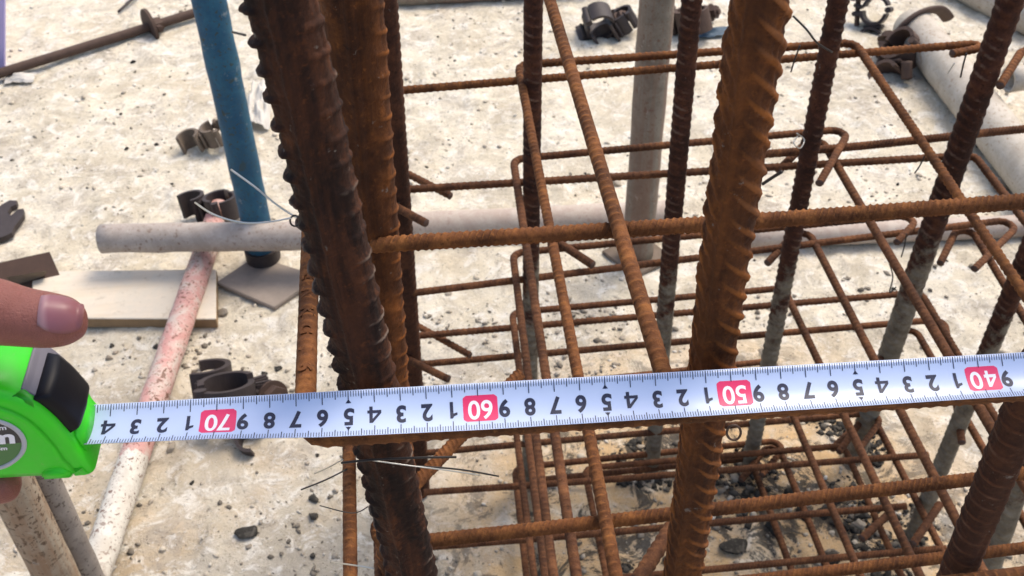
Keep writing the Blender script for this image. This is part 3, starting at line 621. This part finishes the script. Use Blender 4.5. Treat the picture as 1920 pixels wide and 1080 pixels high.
# raised mill marks on the orange leg of the topmost outer stirrup
def text_mesh(s, size, off=0.0, extr=0.0):
    cu = bpy.data.curves.new('t', 'FONT'); cu.body = s; cu.size = size; cu.offset = off; cu.extrude = extr; cu.align_x = 'CENTER'; cu.align_y = 'CENTER'; cu.resolution_u = 5
    o = bpy.data.objects.new('t', cu); COL.objects.link(o); dg = bpy.context.evaluated_depsgraph_get()
    me = bpy.data.meshes.new_from_object(o.evaluated_get(dg)); bpy.data.objects.remove(o); bpy.data.curves.remove(cu)
    return me
stp = bpy.data.objects['stirrup']
for k, ch in enumerate('ENKG16'):
    me = text_mesh(ch, .0085, .0003, .0005); y = .395-.012*k; z = lvl(.332)
    V = np.array([v.co[:] for v in me.vertices]); ang = V[:, 1]/RS*.8   # wrap over the bar, reading along it
    X = -.053+(RS+.0006+V[:, 2])*np.sin(ang+.0); Zz = z+(RS+.0006+V[:, 2])*np.cos(ang); Yy = y-V[:, 0]
    # facing the camera: rotate about the bar axis by 40 degrees towards the viewer
    me.vertices.foreach_set('co', (np.stack([X, Yy, Zz], -1)-np.array(stp.location)).astype(np.float32).ravel())
    o = link('mill_mark', me, M_STIR2, stp, smooth=False)
# ---------------------------------------------------------------- tie wires
def wire(pts, mat, label, r=.00035, name='tie_wire'):
    P = [PY(x, y, Y) for x, y, Y in pts]; return tag(sweep(name, P, r, mat, n=6), label, 'wire', 'loose tie wires')
wire([(433, 318, .322), (480, 352, .31), (520, 385, .305), (556, 408, .302)], M_WIRE, 'bright wire slanting across the blue prop to the left bar')
wire([(366, 380, .33), (400, 402, .315), (450, 417, .305), (500, 417, .30), (548, 408, .30)], M_WIRE, 'sagging wire from the dark clamp to the left bar')
th = [(553+9*math.cos(k*PI/6), 414+10*math.sin(k*PI/6), .300) for k in range(13)]; wire(th, M_WIRED, 'small dark wire loop at the left edge of the left bar')
th = [(1376+13*math.cos(k*PI/6), 811+14*math.sin(k*PI/6), .300) for k in range(14)]; wire(th, M_CASTB, 'round wire loop hanging under the tape at 50', .00055)
wire([(640, 868, .30), (700, 862, .296), (790, 858, .296), (855, 857, .30)], M_WIRED, 'dark wire around the left bar under the tape, upper of two', .0005)
wire([(690, 862, .297), (760, 872, .296), (840, 882, .297), (900, 891, .30)], M_WIRE, 'bright wire around the left bar under the tape, slanting right', .0003)
wire([(780, 874, .3), (860, 880, .305), (935, 893, .31)], M_WIRED, 'dark wire end beside the bright slanting wire', .0004)
wire([(565, 918, .33), (610, 900, .32), (650, 880, .305)], M_WIRED, 'dark wire end left of the orange leg below the tape', .0004)
wire([(590, 888, .33), (620, 874, .32), (642, 862, .305)], M_WIRE, 'bright wire end left of the orange leg below the tape', .0004)
wire([(600, 948, .36), (660, 962, .34), (690, 950, .33)], M_WIRED, 'thin dark wire crossing the orange leg low on the left', .0003)
wire([(620, 1054, .33), (665, 1060, .315), (700, 1066, .31)], M_WIRE, 'short bright wire at the bottom left of the left bar', .0004)
wire([(436, 60, .31), (460, 66, .30)], M_WIRED, 'tiny wire pair top left of the left bar', .0004)
wire([(1430, 345, .30), (1448, 333, .296), (1466, 322, .292)], M_WIRED, 'dark wire end sticking out right of the large twisted bar', .0006)
wire([(1487, 30, .80), (1512, 55, .79), (1532, 80, .79), (1560, 98, .80)], M_WIRED, 'dark wire tied to the back bar at the top right', .0009)
wire([(1500, 85, .80), (1490, 112, .80), (1483, 135, .80)], M_WIRED, 'thin wire tail hanging from the top stirrup', .0007)
wire([(1812, 100, .80), (1806, 122, .80), (1801, 145, .80)], M_WIRED, 'thin wire tail beside the corner bar hook', .0008)
wire([(1790, 118, .80), (1782, 130, .80), (1777, 138, .80)], M_WIRE, 'bright wire tail below the corner bar hook', .0006)
wire([(1735, 290, .80), (1725, 310, .80), (1715, 325, .80)], M_WIRED, 'thin wire tail under the second level stirrup', .0007)
wire([(1700, 438, .80), (1696, 460, .80), (1690, 482, .80)], M_WIRED, 'thin wire tail under the third level stirrup', .0007)
wire([(1668, 495, .80), (1674, 520, .80), (1668, 548, .80), (1680, 538, .80)], M_WIRED, 'kinked wire hanging beside the corner bar', .0007)
wire([(1496, 255, .80), (1488, 268, .79), (1500, 278, .79), (1508, 262, .80), (1494, 250, .80)], M_WIRE, 'bright wire twist on the back bar at the second level', .0006)
wire([(700, 28, .42), (760, 210, .42), (785, 216, .42)], M_WIRED, 'thin wire right of the left bundle', .0003) if False else None
# ---------------------------------------------------------------- tape measure
TP0 = Vector((.01726, .29797, CAMH-.30877)); TD = Vector((math.cos(-.0404)*math.cos(-.0109), math.sin(-.0404)*math.cos(-.0109), math.sin(-.0109))).normalized()
TU = TD.cross(Vector((0, 0, 1))).normalized(); TW = TD.cross(TU).normalized()      # towards the viewer, and down
TWID = .0186
def tsag(s): return 0.0
def tang(s): return float(np.interp(s, [.34, .40, .50, .60, .66, .70, .74, .78], [.34, .35, .43, .50, .36, .15, .09, .07]))
def TP(s, v, lift=0.0):                                        # s along the scale in metres, v across 0 (far edge) .. 1 (near edge)
    a = tang(s); ax = TU*math.cos(a)+TW*math.sin(a); nn = -TW*math.cos(a)+TU*math.sin(a)
    if nn.z < 0: nn = -nn
    sg = -.0021*(1-(2*v-1)**2)
    return TP0+TD*(.6-s)+ax*(TWID*v)+nn*(sg+lift)
tm = empty('tape_measure', TP(.74, .5)-Vector((0, 0, .012)), 'green and black tape measure with white blade pulled out, numbers upside down', 'tape measure')
TM0 = tm.location.copy()
def strip_mesh(name, quads, lift, mat, parent):
    V = []; F_ = []
    for (s0, v0), (s1, v1), (s2, v2), (s3, v3) in quads:
        k = len(V); V += [TP(s0, v0, lift)-TM0, TP(s1, v1, lift)-TM0, TP(s2, v2, lift)-TM0, TP(s3, v3, lift)-TM0]; F_.append([k, k+1, k+2, k+3])
    return link(name, npmesh(name, np.array([list(v) for v in V]), np.array(F_)), mat, parent, smooth=False)
t = NT('tape_enamel', .32, 0, .5); M_TAPE = t.color(t.mix(t.noise(60, 4, .6), (.45, .54, .75), (.50, .59, .79)))
M_TBACK = NT('tape_back', .5).color((.02, .015, .03))
M_INK = NT('navy_ink', .45, 0, .4).color((.012, .016, .045)); M_PINK = NT('pink_ink', .4, 0, .4).color((.72, .035, .13)); M_WHT = NT('white_ink', .4, 0, .4).color((.82, .80, .86))
ss = np.linspace(.325, .7525, 170); vs_ = np.linspace(0, 1, 13); V = []
for lf in (0, -.00016):
    for s in ss:
        for v in vs_: V.append(list(TP(s, v, lf)-TM0))
n0 = len(ss)*len(vs_); a = len(vs_); F_ = []; MI = []
for i in range(len(ss)-1):
    for j in range(a-1):
        F_.append([i*a+j, i*a+j+1, (i+1)*a+j+1, (i+1)*a+j]); MI.append(0)
        F_.append([n0+i*a+j, n0+(i+1)*a+j, n0+(i+1)*a+j+1, n0+i*a+j+1]); MI.append(1)
    for j in (0, a-1): F_.append([i*a+j, (i+1)*a+j, n0+(i+1)*a+j, n0+i*a+j]); MI.append(1)
me = npmesh('blade', np.array(V), np.array(F_)); blade = link('blade', me, [M_TAPE, M_TBACK], tm); me.polygons.foreach_set('material_index', np.array(MI, dtype=np.int32))
Q = []
for mm in range(327, 752):
    s = mm/1000
    for side in (0, 1):
        ln = .125 if mm % 5 else .17
        if mm % 10 == 0: ln = .26 if side == 0 else .23
        hw = .00013 if mm % 5 else .00017
        v0, v1 = (.012, ln) if side == 0 else (.988, 1-ln)
        Q.append(((s-hw, v0), (s+hw, v0), (s+hw, v1), (s-hw, v1)))
        if mm % 100 == 50:
            v2 = v1+.055 if side == 0 else v1-.055; vb = v1-.02 if side == 0 else v1+.02; v2 = v1-.005 if side == 0 else v1+.005; vb = v1-.09 if side == 0 else v1+.09
            Q.append(((s, vb if side == 0 else vb), (s+.0011, v2), (s, v2), (s-.0011, v2)) if True else None)
tagk = strip_mesh('tick_marks', Q, .00008, M_INK, blade); tag(tagk, kind='stuff')
def one_mesh(size):
    b = bpy.data.meshes.new('numeral'); k = size
    P = [(-.02, -.36), (.13, -.36), (.13, .36), (.02, .36), (-.05, .26), (-.20, .20), (-.20, .09), (-.02, .13)]
    b.from_pydata([(x*k, y*k, 0) for x, y in P], [], [tuple(range(8))]); return b
def four_mesh(size):
    b = bpy.data.meshes.new('numeral'); k = size; V = []; F_ = []
    for P in ([(.10, -.36), (.25, -.36), (.25, -.20), (.10, -.20)], [(-.28, -.20), (.34, -.20), (.34, -.07), (-.28, -.07)],
              [(.10, -.07), (.25, -.07), (.25, .36), (.10, .36)], [(-.28, -.07), (-.13, -.07), (.10, .17), (.10, .36)]):
        n = len(V); V += [(x*k, y*k, 0) for x, y in P]; F_.append(tuple(range(n, n+4)))
    b.from_pydata(V, [], F_); return b
def digit(ch, s, size, mat, name, lift, off, vc=.52, wx=1.0, mirror=False):
    me = one_mesh(size) if ch == '1' else four_mesh(size) if ch == '4' else text_mesh(ch, size, off); bm = bmesh.new(); bm.from_mesh(me)
    bmesh.ops.triangulate(bm, faces=bm.faces[:]); bmesh.ops.subdivide_edges(bm, edges=[e for e in bm.edges if e.calc_length() > .003], cuts=1)
    for vv in bm.verts:
        x, y = vv.co.x*wx, vv.co.y; vv.co = TP(s+x, vc+y/TWID, lift)-TM0    # upright when read from behind the cage
    bm.to_mesh(me); bm.free(); o = link(name, me, mat, blade, smooth=False); return o
def rrect(s, w_, v0, v1, lift, mat, rad=.0013, name='number_block'):
    pts = []; h0, h1 = v0*TWID, v1*TWID
    for cx, cy, a0 in ((w_/2-rad, h1-rad, 0), (-w_/2+rad, h1-rad, 90), (-w_/2+rad, h0+rad, 180), (w_/2-rad, h0+rad, 270)):
        for k in range(5): an = math.radians(a0+k*22.5); pts.append((cx+rad*math.cos(an), cy+rad*math.sin(an)))
    # fine strips so that the block follows the blade's curve
    P = np.array(pts); ys_ = np.linspace(h0, h1, 13); bm = bmesh.new(); prev = None
    for y in ys_:
        e = 0
        if y < h0+rad: e = rad-math.sqrt(max(0, rad**2-(h0+rad-y)**2))
        if y > h1-rad: e = rad-math.sqrt(max(0, rad**2-(y-h1+rad)**2))
        row = [bm.verts.new(TP(s+x, y/TWID, lift)-TM0) for x in np.linspace(-w_/2+e, w_/2-e, 7)]
        if prev:
            for i in range(6): bm.faces.new((prev[i], prev[i+1], row[i+1], row[i]))
        prev = row
    return bm_link(name, bm, mat, blade)
for cm in range(33, 75):
    s = cm/100
    if cm % 10:
        digit(str(cm % 10), s-.0001, .0093, M_INK, 'numeral', .00010, .00034, .53, .93)
    else:
        rrect(s-.0008, .0135, .24, .80, .00006, M_PINK)
        if cm == 40: digit('0', s+.0022, .0105, M_WHT, 'numeral', .00012, .00016, .53, .95); digit('4', s-.0040, .0098, M_WHT, 'numeral', .00012, .0, .53, .80)
        else: digit(str(cm), s-.0008, .0105, M_WHT, 'numeral', .00012, .00016, .53, .95)
# case: silhouette in the plane of the blade length and height, thick across the blade width
s0 = .7462; ORG = TP(s0, .5); a = tang(.74); CX = (TU*math.cos(a)+TW*math.sin(a)).normalized(); CE = -TD; CZ = CE.cross(CX).normalized(); CZ = CZ if CZ.z > 0 else -CZ
def CP(u, v, w):
    u = u-.24*max(0.0, w-2)                                    # the front of the case leans forward
    return ORG+CE*(u/1000)+CX*(v/1000)+CZ*(w/1000)-TM0     # u back from the mouth, v towards the viewer, w up, in millimetres
def plast(name, c, rough=.3): 
    t = NT(name, rough, 0, .2 if name.startswith('black') else .5); t.bump(t.noise(900, 3, .5), .05, .0003); return t.color(c)
t = NT('green_plastic', .36, 0, .4); c = t.mix(t.ramp(t.noise(70, 6, .7), [(.45, 0.0), (.7, .35)]), (.035, .62, .010), (.075, .52, .035))
c = t.mix(t.ramp(t.noise(330, 4, .7, stretch=(1, .3, 1)), [(.62, 0.0), (.70, .35)]), c, (.20, .45, .12)); t.bump(t.noise(700, 4, .6), .12, .0003)
rr_ = t.ramp(t.noise(90, 5, .7), [(.35, .28), (.65, .55)]); t.l.new(rr_, t.b.inputs['Roughness']); M_GREEN = t.color(c); M_GREEND = plast('dark_green_plastic', (.022, .36, .008), .4); M_GRUB = plast('grey_rubber', (.15, .14, .165), .6); M_BLK = plast('black_plastic', (.004, .004, .007), .45)
sil = [(-.6, -9.5), (-.2, -5.5), (.8, -2.0), (1.5, 1), (2.4, 4), (4.2, 9), (7, 15), (10.5, 22), (16, 30), (24, 37), (34, 41), (45, 41), (55, 37), (63, 30), (68, 20), (70, 8), (68, -4), (63, -10), (55, -11.5), (40, -11.5), (25, -11.5), (12, -12), (4, -12.2), (0, -11.8)]
def smooth_closed(P, k=4):
    P = np.array(P, float); n = len(P); out = []
    for i in range(n):
        p0, p1, p2, p3 = P[i-1], P[i], P[(i+1) % n], P[(i+2) % n]
        for q in range(k):
            u = q/k; out.append(.5*((2*p1)+(p2-p0)*u+(2*p0-5*p1+4*p2-p3)*u*u+(3*p1-p0-3*p2+p3)*u**3))
    return np.array(out)
SIL = smooth_closed(sil); CEN = np.array([34, 12.0])
def shell(name, prof, mat, parent=tm, S_=None):
    S_ = SIL if S_ is None else S_; n = len(S_); V = []
    nrm = np.roll(S_, -1, 0)-np.roll(S_, 1, 0); nrm = np.stack([nrm[:, 1], -nrm[:, 0]], -1); nrm /= np.linalg.norm(nrm, axis=1)[:, None]
    if ((S_[10]-CEN) @ nrm[10]) < 0: nrm = -nrm
    for inset, v in prof:
        for p, q in zip(S_, nrm):
            if inset > 7: z = CEN+(p-CEN)*(1-(inset-2)/42)
            else: z = p-q*inset
            V.append(list(CP(z[0], v, z[1])))
    k = len(prof); i = np.arange(n); j = (i+1) % n
    F_ = np.concatenate([np.stack([r0*n+i, r0*n+j, (r0+1)*n+j, (r0+1)*n+i], -1) for r0 in range(k-1)])
    me = npmesh(name, np.array(V), F_); bm = bmesh.new(); bm.from_mesh(me); bm.verts.ensure_lookup_table()
    bm.faces.new([bm.verts[q] for q in range(n)]); bm.faces.new([bm.verts[(k-1)*n+q] for q in range(n)]); bmesh.ops.recalc_face_normals(bm, faces=bm.faces[:]); bm.to_mesh(me); bm.free()
    return link(name, me, mat, parent)
shell('case_shell', [(3.4, -13), (.5, -13), (.0, -12.5), (0, 8), (.15, 10.5), (.7, 12.3), (1.8, 13.6), (3.4, 14.2), (6.8, 14.5), (9, 14.9), (13, 15.1), (18, 15.2)], M_GREEN)
shell('back_shell', [(14, -14.6), (3.6, -14.6), (1.6, -13.2), (.9, -13.15), (.8, -13.1), (3, -13.05)], M_GRUB)
# raised rim that sweeps over the side, grey rubber inlay, lock button, nose cap, screw boss
def patch(name, pts, th, mat, bev=.6, parent=tm):              # pts (u,v,w) on the case; th = thickness vector in (u,v,w)
    bm = bmesh.new(); vv = [bm.verts.new(CP(*p)) for p in pts]; f = bm.faces.new(vv); ex = bmesh.ops.extrude_face_region(bm, geom=[f])
    off = CP(*th)-CP(0, 0, 0); bmesh.ops.translate(bm, verts=[v for v in ex['geom'] if isinstance(v, bmesh.types.BMVert)], vec=off)
    bmesh.ops.bevel(bm, geom=bm.edges[:], offset=bev/1000, segments=3, affect='EDGES'); return bm_link(name, bm, mat, parent, smooth=True)
# lock button: follows the front curve
def ribbon(name, path, v0, v1, h0, h1, mat, edge=1.2):
    # path: (u, w) along the case front; stands h(out) proud between v0 and v1
    P = smooth_closed(path, 5)[:-(5*1)]; P = P[:len(P)]
    n = len(P); T_ = np.gradient(P, axis=0); T_ /= np.linalg.norm(T_, axis=1)[:, None]; N_ = np.stack([-T_[:, 1], T_[:, 0]], -1)
    if N_[n//2] @ (P[n//2]-CEN) < 0: N_ = -N_
    V = []; prof = [(v0, -1.5), (v0, h0-edge), (v0+edge*.4, h0-edge*.3), (v0+edge*1.2, h0), ((v0+v1)/2, h1), (v1-edge*1.2, h0), (v1-edge*.4, h0-edge*.3), (v1, h0-edge), (v1, -1.5)]
    for i in range(n):
        e = min(1, min(i, n-1-i)/2.5+.12)
        for v, h in prof:
            z = P[i]+N_[i]*(h*e if h > 0 else h); V.append(list(CP(z[0], v, z[1])))
    k = len(prof); F_ = [[i*k+j, i*k+j+1, (i+1)*k+j+1, (i+1)*k+j] for i in range(n-1) for j in range(k-1)]
    me = npmesh(name, np.array(V), np.array(F_)); bm = bmesh.new(); bm.from_mesh(me); bm.verts.ensure_lookup_table()
    bm.faces.new([bm.verts[q] for q in range(k)]); bm.faces.new([bm.verts[(n-1)*k+q] for q in range(k)]); bmesh.ops.recalc_face_normals(bm, faces=bm.faces[:]); bm.to_mesh(me); bm.free()
    return link(name, me, mat, tm)
ribbon('lock_button', [(5.4, 11.5), (7, 15), (10.5, 22), (13.5, 26.5), (16.5, 30.5)], -11, 10.0, 4.2, 4.8, M_BLK, 2.0)
ribbon('rubber_band', [(7, 15), (10.5, 22), (16, 30), (19, 32.9), (20.5, 34.3)], -14.2, 8.6, .55, .6, M_GRUB, .4)
patch('nose_cap', [(-.9, -9.3, -3), (-.9, 9.3, -3), (2.2, 9.3, 8.5), (2.2, -9.3, 8.5)], (3.0, 0, .4), M_GREEN, .9)
def disc(name, cu, cw, r0, r1, v, mat, a0=0, a1=360, parent=tm, dome=0.0, sq=1.0):
    bm = bmesh.new(); n = 48; ring0 = []; ring1 = []
    for k in range(n+1):
        a = math.radians(a0+(a1-a0)*k/n); ring1.append(bm.verts.new(CP(cu+r1*math.cos(a), v, cw+r1*sq*math.sin(a))))
        ring0.append(bm.verts.new(CP(cu+r0*math.cos(a), v+dome, cw+r0*sq*math.sin(a))))
    for k in range(n): bm.faces.new((ring0[k], ring0[k+1], ring1[k+1], ring1[k]))
    bmesh.ops.remove_doubles(bm, verts=bm.verts[:], dist=1e-6); return bm_link(name, bm, mat, parent)
LU, LW = 35.0, 13.5
bm = bmesh.new()
for k in range(48):
    pass
bm.free()
def torus_ring(cu, cw, R_, r_, v, mat, name):
    V = []; n, m_ = 56, 10
    for i in range(n):
        a = 2*PI*i/n
        for j in range(m_):
            b = 2*PI*j/m_; V.append(list(CP(cu+(R_+r_*math.cos(b))*math.cos(a), v+r_*.6*math.sin(b), cw+(R_+r_*math.cos(b))*math.sin(a))))
    i = np.arange(n)[:, None]; j = np.arange(m_)[None]
    F_ = np.stack([i*m_+j, i*m_+(j+1) % m_, ((i+1) % n)*m_+(j+1) % m_, ((i+1) % n)*m_+j], -1).reshape(-1, 4)
    return link(name, npmesh(name, np.array(V), F_), mat, tm)
torus_ring(LU, LW, 15.0, .95, 15.5, plast('silver_rim', (.42, .42, .46), .3), 'label_rim')
lab = disc('label', LU, LW, 0, 14.6, 15.45, plast('label_black', (.02, .02, .028), .35), 0, 180)
disc('label_lower', LU, LW, 0, 14.6, 15.45, plast('label_green', (.05, .17, .04), .35), 180, 360, lab)
def case_text(s, u, w, size, mat, off=.0002, wx=1.0):
    me = text_mesh(s, size/1000, off)
    for v in me.vertices: v.co = CP(u-v.co.x*1000*wx, 15.62, w+v.co.y*1000)
    return link('lettering', me, mat, lab, smooth=False)
case_text('5m', LU-4.5, LW+3.6, 10.5, M_WHT, .0004, 1.15); case_text('19mm', LU-5.0, LW+9.4, 3.6, M_WHT, .00008, 1.0); case_text('5m', LU-7, LW-2.6, 3.0, M_WHT, .0001)
# screw boss low on the side and moulded groove
patch('latch_lug', [(6, 14.0, -9.5), (18, 14.0, -9.5), (16.5, 14.0, -4.6), (12, 14.0, -2.9), (8, 14.0, -4.2)], (0, 2.3, 0), M_GREEN, 1.0)
patch('corner_inlay', [(23.5, 11.8, 35.2), (17.0, 11.9, 29.4), (12.6, 11.9, 23.6), (15.5, 9.0, 29.0), (20, 8.2, 34.8)], (.2, .6, .9), M_GREEND, .3)

# ---------------------------------------------------------------- hand
def skin_mat():
    t = NT('skin', .48, 0, .35); t.b.inputs['Subsurface Weight'].default_value = .10; t.b.inputs['Subsurface Radius'].default_value = (.006, .002, .001); t.b.inputs['Subsurface Scale'].default_value = 1
    c = t.ramp(t.noise(45, 5, .6), [(.3, (.20, .066, .048)), (.55, (.26, .090, .068)), (.75, (.32, .122, .095))])
    wv = t.noise(420, 4, .6, stretch=(1, .25, .25)); fine = t.noise(1500, 3, .6); t.bump(t.math('ADD', wv, t.math('MULTIPLY', fine, .8)), .7, .0009); return t.color(c)
M_SKIN = skin_mat(); t = NT('nail', .36, 0, .4); sx_ = t.n.new('ShaderNodeSeparateXYZ'); t.l.new(t.tc.outputs['Generated'], sx_.inputs[0]); M_NAIL = t.color(t.ramp(sx_.outputs[0], [(.0, (.36, .20, .20)), (.16, (.33, .17, .18)), (.26, (.26, .095, .11)), (.8, (.25, .085, .09)), (1.0, (.24, .085, .07))])); M_LUN = plast('nail_lunula', (.34, .19, .195), .34)
parts = []
def limb(pts, radii, n=20, flat=1.0, upv=(0, 0, 1), k=6):
    P = [Vector(p) for p in pts]; Q = []; RR = []
    for i in range(len(P)-1):
        p0 = P[max(0, i-1)]; p1 = P[i]; p2 = P[i+1]; p3 = P[min(len(P)-1, i+2)]
        r0 = radii[max(0, i-1)]; r1 = radii[i]; r2 = radii[i+1]; r3 = radii[min(len(P)-1, i+2)]
        for q in range(k):
            u = q/k; f = lambda a, b, c, d: .5*((2*b)+(c-a)*u+(2*a-5*b+4*c-d)*u*u+(3*b-a-3*c+d)*u**3)
            Q.append(f(p0, p1, p2, p3)); RR.append(f(r0, r1, r2, r3))
    Q.append(P[-1]); RR.append(radii[-1]); S = len(Q); V = []; F_ = []
    for i, p in enumerate(Q):
        T_ = (Q[min(i+1, S-1)]-Q[max(i-1, 0)]).normalized(); nb = Vector(upv); nb = (nb-T_*nb.dot(T_)).normalized(); bb = T_.cross(nb)
        for q in range(n): a = 2*PI*q/n; V.append(p+(nb*math.cos(a)*flat+bb*math.sin(a))*RR[i])
    for i in range(S-1):
        for q in range(n): F_.append((i*n+q, i*n+(q+1) % n, (i+1)*n+(q+1) % n, (i+1)*n+q))
    F_.append(tuple(range(n))[::-1]); F_.append(tuple((S-1)*n+q for q in range(n)))
    parts.append((V, F_)); return Q, RR
def W_(u, v, w): return CP(u, v, w)+TM0
# thumb over the top of the case; tip towards the blade
def TH(px, py, Y): return PY(px, py, Y)
TY = .2885
tp = [TH(-230, 640, TY+.004), TH(-150, 612, TY+.002), TH(-80, 590, TY), TH(-20, 584, TY), TH(40, 594, TY), TH(90, 600, TY), TH(128, 602, TY), TH(150, 603, TY), TH(160, 603, TY), TH(165, 603, TY)]
tr = [.0165, .0145, .0125, .0116, .0102, .0096, .0084, .0062, .0041, .0012]
TQ, TR = limb(tp, tr, 24, 1.0)
wr = W_(150, 4, 6); palm0 = W_(118, 5, 8)
limb([W_(430, 30, -25), W_(330, 20, -15), W_(250, 12, -6), W_(190, 6, 0), wr, palm0, W_(100, 4, 10), W_(86, 2, 12)], [.042, .040, .034, .029, .027, .034, .036, .024], 24, .66, (0, 1, 0))
limb([W_(112, 4, 18), W_(98, 2, 30), (TQ[6]+TQ[7])/2, TQ[14]], [.022, .020, .0155, .0125])
# four fingers: curl down behind the case end, then lie under its bottom pointing to the mouth
for k, (v, ln, r) in enumerate(((9, 1.0, .0085), (-6, .86, .0088), (-19, .98, .0085), (-31, 1.06, .0075))):
    L1 = 33*1.0; tipu = 31+6*k if k else 30.5
    pts = [W_(104, v*.5+2, 12), W_(88, v, 6), W_(78, v, -9), W_(64, v, -18.5), W_(48, v, -19.5), W_(tipu+6, v, -19.8), W_(tipu+2, v, -19.8), W_(tipu, v, -19.8)]
    limb(pts, [r*1.25, r*1.2, r*1.1, r*1.1, r, r*.92, r*.72, r*.25], 18)
V = []; F_ = []
for pv, pf in parts:
    k = len(V); V += [list(p) for p in pv]; F_ += [tuple(i+k for i in f) for f in pf]
me = bpy.data.meshes.new('person'); me.from_pydata(V, [], F_); me.update()
tmp = bpy.data.objects.new('tmp', me); COL.objects.link(tmp)
md = tmp.modifiers.new('r', 'REMESH'); md.mode = 'VOXEL'; md.voxel_size = .0012; md.use_smooth_shade = True
ms = tmp.modifiers.new('s', 'SMOOTH'); ms.factor = .6; ms.iterations = 6
me2 = bpy.data.meshes.new_from_object(tmp.evaluated_get(bpy.context.evaluated_depsgraph_get())); bpy.data.objects.remove(tmp); me2.name = 'person'
per = link('person', me2, M_SKIN, loc=None); hp = wr.copy()
me2.transform(Matrix.Translation(-hp)); per.location = hp
tag(per, 'bare left hand holding the green tape measure, thumb on top pointing right', 'person')
# thumb nail
nail_c = (TQ[-22], TQ[-3])
camp = Vector((0, 0, CAMH))
def nailmesh(name, i0, i1, mat, lift, a_half, tilt):
    V = []; cnt = 0; idxs = np.linspace(i0, i1, 16); m_ = 13
    for ii, fi in enumerate(idxs):
        i = int(math.floor(fi)); u = fi-i; i2 = min(i+1, len(TQ)-1); p = TQ[i].lerp(TQ[i2], u); r = TR[i]*(1-u)+TR[i2]*u
        T_ = (TQ[-3]-TQ[-20]).normalized(); view = (camp-p).normalized(); view = (view-T_*view.dot(T_)).normalized(); upn = T_.cross(view).normalized()
        if upn.z < 0: upn = -upn
        c = (view*math.cos(tilt)+upn*math.sin(tilt)).normalized(); sd_ = T_.cross(c).normalized()
        e = ii/15; wfac = max(.02, 1-abs((e-.46)/.55)**2.6)**.5; 
        rr = max(r, .0062)
        for j in range(m_):
            a = (-1+2*j/(m_-1))*a_half*wfac; V.append(list(p+(c*math.cos(a)+sd_*math.sin(a))*(rr*(1-.03*abs(a))+lift)-hp))
    F_ = np.array([[i*m_+j, i*m_+j+1, (i+1)*m_+j+1, (i+1)*m_+j] for i in range(15) for j in range(m_-1)])
    o = link(name, npmesh(name, np.array(V), F_), mat, per); sm = o.modifiers.new('t', 'SOLIDIFY'); sm.thickness = .0006; sm.offset = 0; return o
NL = len(TQ)
nailmesh('thumbnail', NL-26, NL-4.6, M_NAIL, .00006, .92, .38)
